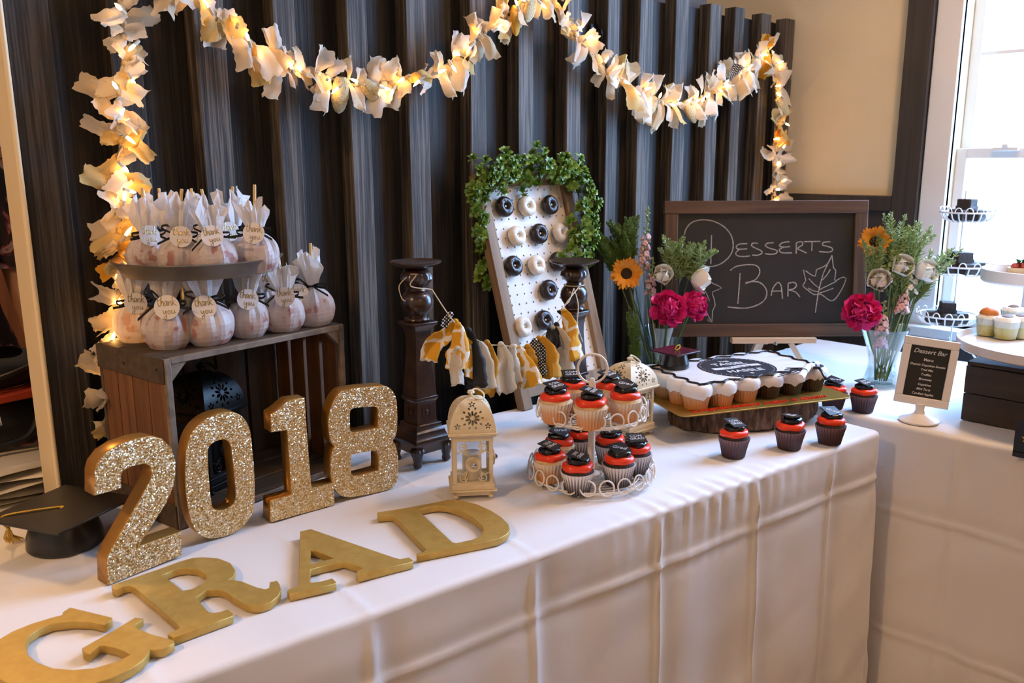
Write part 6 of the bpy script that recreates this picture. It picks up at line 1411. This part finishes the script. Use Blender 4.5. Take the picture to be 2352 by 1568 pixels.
for j in range(3):
    R_ = pxw(wb0, WPX[j])/2; z = ZB[j]; o_ = rt_*(OFF[j]*kof(wb0)/FPX)
    bk_ = MB().ring(R_, 0.0030, 40, 6, tr(0, 0, 0.030)).ring(R_*0.62, 0.0022, 32, 6, tr(0, 0, 0.0))
    for k in range(4): a = k*PI/4; bk_.tube([(R_*0.62*math.cos(a), R_*0.62*math.sin(a), 0), (-R_*0.62*math.cos(a), -R_*0.62*math.sin(a), 0)], 0.0018, 5)
    b = obj('basket', bk_, M_WIRE2, wt, loc=(o_.x, o_.y, z))
    for k in range(22):
        a = 2*PI*k/22; obj('rib', MB().tube(smooth_path([(R_*0.62, 0, 0.0), (R_*0.86, 0, 0.008), (R_, 0, 0.030)], 4), 0.0022, 5), M_WIRE2, b, rot=(0, 0, a)) if k == 0 else None
        if k == 0: ribm = b.children[0].data
        else: obj('rib', ribm, M_WIRE2, b, rot=(0, 0, a))
    lm2 = MB().tube([(0.011*math.cos(t_), 0, 0.016*math.sin(t_)) for t_ in [PI*i/10 for i in range(11)]], 0.0018, 5).mesh('rim_arch')
    for k in range(16): a = 2*PI*k/16; obj('rim_arch', lm2, M_WIRE2, b, loc=(R_*math.cos(a), R_*math.sin(a), 0.030), rot=(0, 0, a+PI/2))
    for k in range(5):
        a = k*1.571+j*0.4+0.5; q = R_*(0.36 if k < 4 else 0.05); top = k >= 3
        p = wb0+o_+Vector((q*math.cos(a), q*math.sin(a), z+0.004+(0.0345 if k == 4 else 0.0)))
        t = thing('brownie', '%s brownie in the %s basket of the wire stand' % (WHERE[k], TIER[j]), 'brownie', p, a, 'brownies in the wire baskets')
        s_ = R_*0.30; obj('cake_block', MB().box(-s_, s_, -s_*0.8, s_*0.8, 0.0, 0.034), M_BROWN, t, bevel=0.003)
        obj('paper_liner', MB().box(-s_*1.06, s_*1.06, -s_*0.86, s_*0.86, 0.0005, 0.012), mat('dark paper liner', (0.035, 0.026, 0.022), 0.6), t)
# outlet below the sill
ol = thing('wall_outlet', 'small white outlet plate on the dark wall below the window', 'outlet', (XE-0.0202, 1.02, 0.70))
pz_ = onX(2064, 836, XE-0.0202); ol.location = (XE-0.0202, pz_.y, pz_.z)
obj('cover_plate', MB().box(-0.006, 0, -0.022, 0.022, -0.03, 0.03), M_WPL, ol, bevel=0.002); obj('socket', MB().lathe([(0.0, 0.0), (0.011, 0.0), (0.011, 0.002), (0.0, 0.002)], 12), mat('socket grey', (0.5, 0.5, 0.5), 0.4), ol, loc=(-0.0062, 0, 0.0), rot=(0, -PI/2, 0))

# ================================================================== lit rag garland on the partition
YG = 1.722
GP1 = [(272, -14), (280, 60), (288, 120), (272, 190), (268, 260), (276, 330), (270, 400), (262, 470), (272, 540), (278, 610), (262, 690), (254, 760), (246, 850), (254, 930), (262, 1000)]
GP2 = [(340, -45), (400, -40), (440, -8), (490, 45), (540, 95), (600, 130), (660, 155), (720, 168), (790, 190), (850, 197), (920, 185), (985, 172), (1050, 130), (1100, 80), (1160, 35), (1215, 5), (1260, 5), (1300, 55), (1340, 105), (1390, 165), (1440, 200), (1500, 232), (1560, 240), (1610, 222), (1660, 190), (1710, 155), (1752, 118), (1768, 150), (1782, 215), (1780, 290), (1776, 360), (1774, 440), (1770, 500)]
def gw(px, py): return onY(px, py, YG-0.01)
g0 = gw(850, 197)
ga = thing('rag_garland', 'long cream and yellow rag garland swagged across the dark wall', 'garland', g0)
sl = thing('string_lights', 'string of warm miniature bulbs woven through the rag garland', 'string lights', g0)
r_ = random.Random(5)
SM = []
def bowstrip(seed, l1, l2, w):
    """both tails of a strip knotted on the cord; local origin at the knot, cord along x, out = -y"""
    r2 = random.Random(seed); a = strip_mb([Vector((0, 0, 0.004)), Vector((0.006, -0.014, -l1*0.35)), Vector((r2.uniform(-0.012, 0.016), -0.018, -l1))], w*0.35, w, 0.35, seed)
    b = strip_mb([Vector((0, 0, 0.0)), Vector((r2.uniform(-0.014, 0.004), -0.016, l2*0.45)), Vector((r2.uniform(-0.02, 0.02), -0.020, l2))], w*0.35, w*0.95, 0.4, seed+9)
    a.add(b.v, b.f); a.sph((0, -0.003, 0), w*0.24, 8, 5, (1, 0.8, 0.8)); return a
for k in range(7): SM.append(bowstrip(k*2.3+1, r_.uniform(0.055, 0.085), r_.uniform(0.035, 0.065), r_.uniform(0.030, 0.044)).mesh('rag_strip'))
FUZ = MB()
for k in range(1):
    FUZ.grid(lambda u, v: (0.020*math.sin(PI*min(1, v*0.9+0.1))**0.5*math.cos(2*PI*u)*(1+0.10*nz(u*30, v*20)), -0.012+0.011*math.sin(PI*min(1, v*0.9+0.1))**0.5*math.sin(2*PI*u)*(1+0.10*nz(u*30, v*20, 4)), 0.010-0.075*v), 24, 14, closed_u=True)
FUZM = FUZ.mesh('plush_strip'); M_FUZ = nmat('pale yellow chenille', [(0.3, (0.50, 0.38, 0.16)), (0.7, (0.68, 0.56, 0.30))], (300, 300, 300), rough=0.95, bmp=1.0, dist=0.006, sheen_weight=0.5)
GCOL = [M_WHT]*5+[M_CRM]*6+[M_PALE]*2
nst = 0
WIRE = mat('pale green light wire', (0.35, 0.33, 0.22), 0.5)
M_BULB = emat('lit warm bulb', (1.0, 0.50, 0.14), 40.0)
BULBM = MB().lathe([(0.0, 0.006), (0.0022, 0.006), (0.0032, 0.012), (0.0034, 0.017), (0.0022, 0.023), (0.0006, 0.028), (0.0, 0.0285)], 8).mesh('bulb'); SOCKM = MB().lathe([(0.0, -0.008), (0.0032, -0.008), (0.0036, 0.006), (0.0028, 0.008), (0.0, 0.008)], 8).mesh('socket')
M_SOCK = mat('bulb socket', (0.55, 0.5, 0.38), 0.5)
for GP, every in ((GP1, 0.023), (GP2, 0.0225)):
    pth = smooth_path([gw(*p) for p in GP], 12); obj('cord', MB().tube([tuple(p-g0) for p in pth], 0.0028, 6), M_TWINE, ga)
    obj('wire', MB().tube([tuple(p-g0+Vector((0.004*math.sin(i*0.9), -0.006+0.004*math.cos(i*0.9), 0.004*math.cos(i*1.3)))) for i, p in enumerate(pth)], 0.0012, 5), WIRE, sl)
    acc = 0; accb = 0; nb_ = 0
    for i in range(1, len(pth)):
        acc += (pth[i]-pth[i-1]).length; accb += (pth[i]-pth[i-1]).length
        t_ = (pth[i]-pth[i-1]).normalized(); py_ = proj(pth[i])[1]
        if acc >= every:
            acc = 0; nst += 1
            if r_.random() < 0.09: me_, m_ = FUZM, M_FUZ
            else: me_, m_ = SM[r_.randrange(7)], GCOL[r_.randrange(len(GCOL))]
            if nst in (61, 97): m_ = M_TDOT
            elif nst in (20, 75, 128, 140): m_ = M_YEL
            elif nst == 118: m_ = M_DOT
            o = obj('plush_strip' if me_ is FUZM else 'rag_strip', me_, m_, ga, loc=pth[i]-g0+Vector((0, -0.004, 0)))
            vert = abs(t_.z) > 0.8
            o.rotation_euler = (r_.uniform(-0.5, 0.35), (r_.choice((-1, 1))*r_.uniform(0.5, 1.9) if vert else r_.gauss(0, 0.55)), r_.uniform(-0.5, 0.5)); s_ = r_.uniform(0.75, 1.12)*((1.25 if pth[i].x > 2.0 else 0.84) if vert else (1.18 if pth[i].x > 2.0 else 1.0)); o.scale = (s_, s_, s_)
        if accb >= 0.042:
            accb = 0; nb_ += 1
            o = obj('bulb', BULBM, M_BULB, sl, loc=pth[i]-g0+Vector((r_.uniform(-0.012, 0.012), -0.030-r_.uniform(0, 0.010), r_.uniform(-0.014, 0.012)))); o.rotation_euler = (r_.uniform(-0.9, 0.9), r_.uniform(-2.6, 2.6), 0)
            obj('socket', SOCKM, M_SOCK, o)
print('STRIPS', nst)
# wrought iron hook on the partition
hk = onY(1362, 72, YW+0.04)
hk_t = thing('iron_hook', 'small black iron hook on the dark wall above the garland', 'hook', hk)
obj('plate', MB().box(-0.018, 0.018, -0.006, 0.0, -0.022, 0.022), M_LBLACK, hk_t, bevel=0.006); obj('hook', MB().tube(smooth_path([(0, -0.004, 0.01), (0, -0.03, 0.0), (0, -0.034, -0.02), (0, -0.02, -0.03), (0, -0.008, -0.02)], 5), 0.004, 8), M_LBLACK, hk_t)

# ================================================================== the next room, seen past the cream jamb
M_SKIN = mat('skin', (0.36, 0.17, 0.09), 0.5, subsurface_weight=0.1)
M_FLOR = None
def floral():
    m, nt, b = nt_new('floral print fabric'); v = coords(nt, (1, 1, 1), False); n = N(nt, 'ShaderNodeTexNoise'); n.inputs['Scale'].default_value = 13; n.inputs['Detail'].default_value = 3; n.inputs['Distortion'].default_value = 1.2; nt.links.new(v, n.inputs['Vector'])
    nt.links.new(ramp(nt, n.outputs['Fac'], [(0.40, (0.012, 0.007, 0.008)), (0.50, (0.03, 0.015, 0.015)), (0.54, (0.30, 0.06, 0.07)), (0.60, (0.45, 0.30, 0.28)), (0.68, (0.06, 0.02, 0.02))]), b.inputs['Base Color']); setp(b, roughness=0.8); return m
M_FLOR = floral()
pp0 = onY(46, 700, 2.6)
per_ = thing('person', 'person in a dark floral dress standing in the next room', 'person', (pp0.x-0.225, 2.6, 0), math.radians(0))
def skin_body(name, verts, edges, m_, parent, sub=2):
    me = bpy.data.meshes.new(name); me.from_pydata([v[:3] for v in verts], edges, []); o = bpy.data.objects.new(name, me); COL.objects.link(o); o.parent = parent
    md = o.modifiers.new('skin', 'SKIN'); md.use_smooth_shade = True
    for i, v in enumerate(verts): d = me.skin_vertices[0].data[i]; d.radius = (v[3], v[4] if len(v) > 4 else v[3]); d.use_root = (i == 0)
    s_ = o.modifiers.new('sub', 'SUBSURF'); s_.levels = sub; s_.render_levels = sub; me.materials.append(m_); return o
bv = [(0, 0, 0.93, 0.155, 0.115), (0, 0, 1.08, 0.125, 0.095), (0, 0, 1.28, 0.155, 0.105), (0, 0, 1.40, 0.10, 0.075), (0, 0, 1.47, 0.052), (0, -0.01, 1.54, 0.060), (0, -0.015, 1.62, 0.078, 0.09), (0, -0.01, 1.70, 0.062, 0.075),
      (0.17, 0, 1.37, 0.055), (0.215, 0.01, 1.22, 0.046), (0.235, 0.01, 1.08, 0.038), (0.235, -0.06, 0.96, 0.032), (0.23, -0.13, 0.86, 0.025), (0.228, -0.17, 0.81, 0.026, 0.016),
      (-0.17, 0, 1.37, 0.055), (-0.215, 0.01, 1.22, 0.046), (-0.235, 0.01, 1.08, 0.038), (-0.235, -0.06, 0.96, 0.032), (-0.23, -0.13, 0.86, 0.025), (-0.228, -0.17, 0.81, 0.026, 0.016),
      (0.09, 0, 0.84, 0.088), (0.095, -0.01, 0.50, 0.058), (0.095, 0.01, 0.28, 0.050), (0.095, 0.015, 0.09, 0.036), (0.098, -0.10, 0.04, 0.034), (-0.09, 0, 0.84, 0.088), (-0.095, -0.01, 0.50, 0.058), (-0.095, 0.01, 0.28, 0.050), (-0.095, 0.015, 0.09, 0.036), (-0.098, -0.10, 0.04, 0.034)]
be = [(0, 1), (1, 2), (2, 3), (3, 4), (4, 5), (5, 6), (6, 7), (2, 8), (8, 9), (9, 10), (10, 11), (11, 12), (12, 13), (2, 14), (14, 15), (15, 16), (16, 17), (17, 18), (18, 19), (0, 20), (20, 21), (21, 22), (22, 23), (23, 24), (0, 25), (25, 26), (26, 27), (27, 28), (28, 29)]
skin_body('body', bv, be, M_SKIN, per_)
for s_ in (-1, 1):
    for k in range(5):
        a = (-0.018+0.009*k)*s_
        fx = skin_body('finger', [(0.228*s_+a*0.4, -0.178+abs(k-2)*0.003, 0.80, 0.0085), (0.228*s_+a*0.7, -0.195, 0.775-0.003*(2-abs(k-2)), 0.0078), (0.228*s_+a*0.7, -0.19, 0.75-0.006*(2-abs(k-2)), 0.0065)] if k else [(0.228*s_-0.016*s_, -0.165, 0.825, 0.009), (0.228*s_-0.03*s_, -0.185, 0.805, 0.0085), (0.228*s_-0.032*s_, -0.195, 0.785, 0.007)], [(0, 1), (1, 2)], M_SKIN, per_, 1)
obj('dress', MB().lathe([(0.115, 1.44), (0.150, 1.40), (0.185, 1.34), (0.182, 1.26), (0.160, 1.10), (0.178, 1.00), (0.215, 0.88), (0.25, 0.65), (0.275, 0.45), (0.27, 0.45)], 40, Matrix.Diagonal((1, 0.72, 1, 1)), rf=lambda a, j, z: 1+(0.05*math.cos(9*a) if j > 6 else 0), cap=False), M_FLOR, per_, solid=0.004)
obj('sleeve', MB().tube([(0.13, 0, 1.39), (0.19, 0.005, 1.31), (0.222, 0.01, 1.20), (0.233, 0.01, 1.12)], [0.078, 0.068, 0.062, 0.058], 16), M_FLOR, per_); obj('sleeve', MB().tube([(-0.13, 0, 1.39), (-0.19, 0.005, 1.31), (-0.222, 0.01, 1.20), (-0.233, 0.01, 1.12)], [0.078, 0.068, 0.062, 0.058], 16), M_FLOR, per_)
obj('hair', MB().sph((0, 0.012, 1.635), 0.108, 20, 12, (0.90, 1.02, 1.15)).sph((0, 0.055, 1.54), 0.075, 14, 8, (1.0, 0.7, 1.5)), nmat('dark brown hair', [(0.3, (0.012, 0.007, 0.005)), (0.7, (0.04, 0.022, 0.014))], (80, 80, 8), rough=0.4), per_)
fc_ = MB().sph((-0.033, -0.098, 1.625), 0.013, 8, 6).sph((0.033, -0.098, 1.625), 0.013, 8, 6); obj('eyes', fc_, mat('eye white', (0.7, 0.7, 0.68), 0.2), per_)
obj('nose', MB().lathe([(0.0, -0.02), (0.014, -0.018), (0.007, 0.02), (0.0, 0.026)], 10, tr(0, -0.104, 1.60)), M_SKIN, per_); obj('mouth', MB().sph((0, -0.096, 1.562), 0.02, 10, 5, (1.1, 0.4, 0.35)), mat('lips', (0.32, 0.08, 0.07), 0.4), per_)
# a bench with bags and papers in front of the person
bq = onY(40, 1100, 2.12)
bn = thing('wooden_bench', 'low brown bench in the next room under bags and papers', 'bench', (bq.x-0.15, 2.12, 0))
BT = max(0.30, onY(40, 1135, 2.12).z)
obj('seat', MB().box(-0.45, 0.35, -0.18, 0.18, BT-0.03, BT), M_BROWNPANEL, bn, bevel=0.004)
for sx in (-0.42, 0.32):
    for sy in (-0.15, 0.15): obj('leg', MB().box(sx-0.02, sx+0.02, sy-0.02, sy+0.02, 0, BT-0.03), M_BROWNPANEL, bn, bevel=0.003)
rs = random.Random(2)
for k in range(7):
    c_ = (bq.x-0.06+rs.uniform(-0.03, 0.03), 2.06+rs.uniform(-0.02, 0.03), BT+0.006+k*0.016)
    s_ = tag(obj('paper_sheet', MB().grid(lambda u, v: ((u-0.5)*0.30, (v-0.5)*0.20, 0.010*math.sin(3*u+k)+0.006*math.sin(5*v+k*2)), 8, 6), mat('cream paper', (0.72, 0.66, 0.55), 0.6), loc=c_, rot=(0.04*rs.uniform(-1, 1), 0.05*rs.uniform(-1, 1), rs.uniform(-0.6, 0.6)), solid=0.001), '%s loose cream paper sheet on the bench in the next room' % ['lowest', 'second lowest', 'third lowest', 'middle', 'third highest', 'second highest', 'topmost'][k], 'paper', 'papers on the bench')
bgp = (bq.x-0.04, 2.16, BT+0.125)
bg_ = thing('black_bag', 'slouched black fabric bag with white logo on the bench', 'bag', bgp)
obj('body', MB().grid(lambda u, v: (0.17*math.cos(2*PI*u)*(math.sin(PI*(0.12+0.80*v))**0.5)*(1+0.08*nz(3*math.cos(2*PI*u), 3*math.sin(2*PI*u), v*4)), 0.08*math.sin(2*PI*u)*(math.sin(PI*(0.12+0.80*v))**0.5), 0.105*v), 28, 12, closed_u=True), mat('black nylon', (0.010, 0.010, 0.011), 0.5), bg_)
obj('handle', MB().tube(smooth_path([(-0.10, -0.08, 0.06), (-0.06, -0.105, 0.02), (0.05, -0.10, 0.02), (0.09, -0.08, 0.06)], 6), 0.008, 8), mat('black nylon', (0.010, 0.010, 0.011), 0.5), bg_)
lgm = MB()
for s2 in ([(0, 0), (0, 1), (0.6, 1), (0.6, 0.6), (0.25, 0.5)], [(0.75, 0.9), (0.8, 0.3), (1.1, 0.45), (1.05, 0.95)]): lgm.tube([(x*0.04, 0, y*0.04) for x, y in s2], 0.0015, 5)
obj('logo', lgm, M_PRINT, bg_, loc=(-0.03, -0.086, 0.04))
rf_ = tag(obj('red_folder', MB().box(-0.15, 0.15, -0.11, 0.11, 0, 0.018), mat('red card folder', (0.40, 0.045, 0.015), 0.5), loc=(bq.x-0.03, 2.17, BT+0.232), rot=(0, 0, 0.15), bevel=0.003), 'red folder lying over the black bag in the next room', 'folder')

pu = thing('black_purse', 'small black purse lying on the red folder', 'purse', (bq.x-0.03, 2.16, BT+0.251))
obj('body', MB().grid(lambda u, v: (0.14*math.cos(2*PI*u)*(math.sin(PI*(0.10+0.80*v))**0.45), 0.075*math.sin(2*PI*u)*(math.sin(PI*(0.10+0.80*v))**0.45), 0.075*v+0.008*math.sin(4*PI*u)*v), 26, 10, closed_u=True), mat('black nylon', (0.010, 0.010, 0.011), 0.5), pu)
obj('strap', MB().tube(smooth_path([(-0.11, -0.03, 0.05), (-0.05, -0.09, 0.03), (0.03, -0.085, 0.04), (0.10, -0.04, 0.05)], 6), 0.006, 8), mat('black leather strap', (0.02, 0.018, 0.017), 0.4), pu)
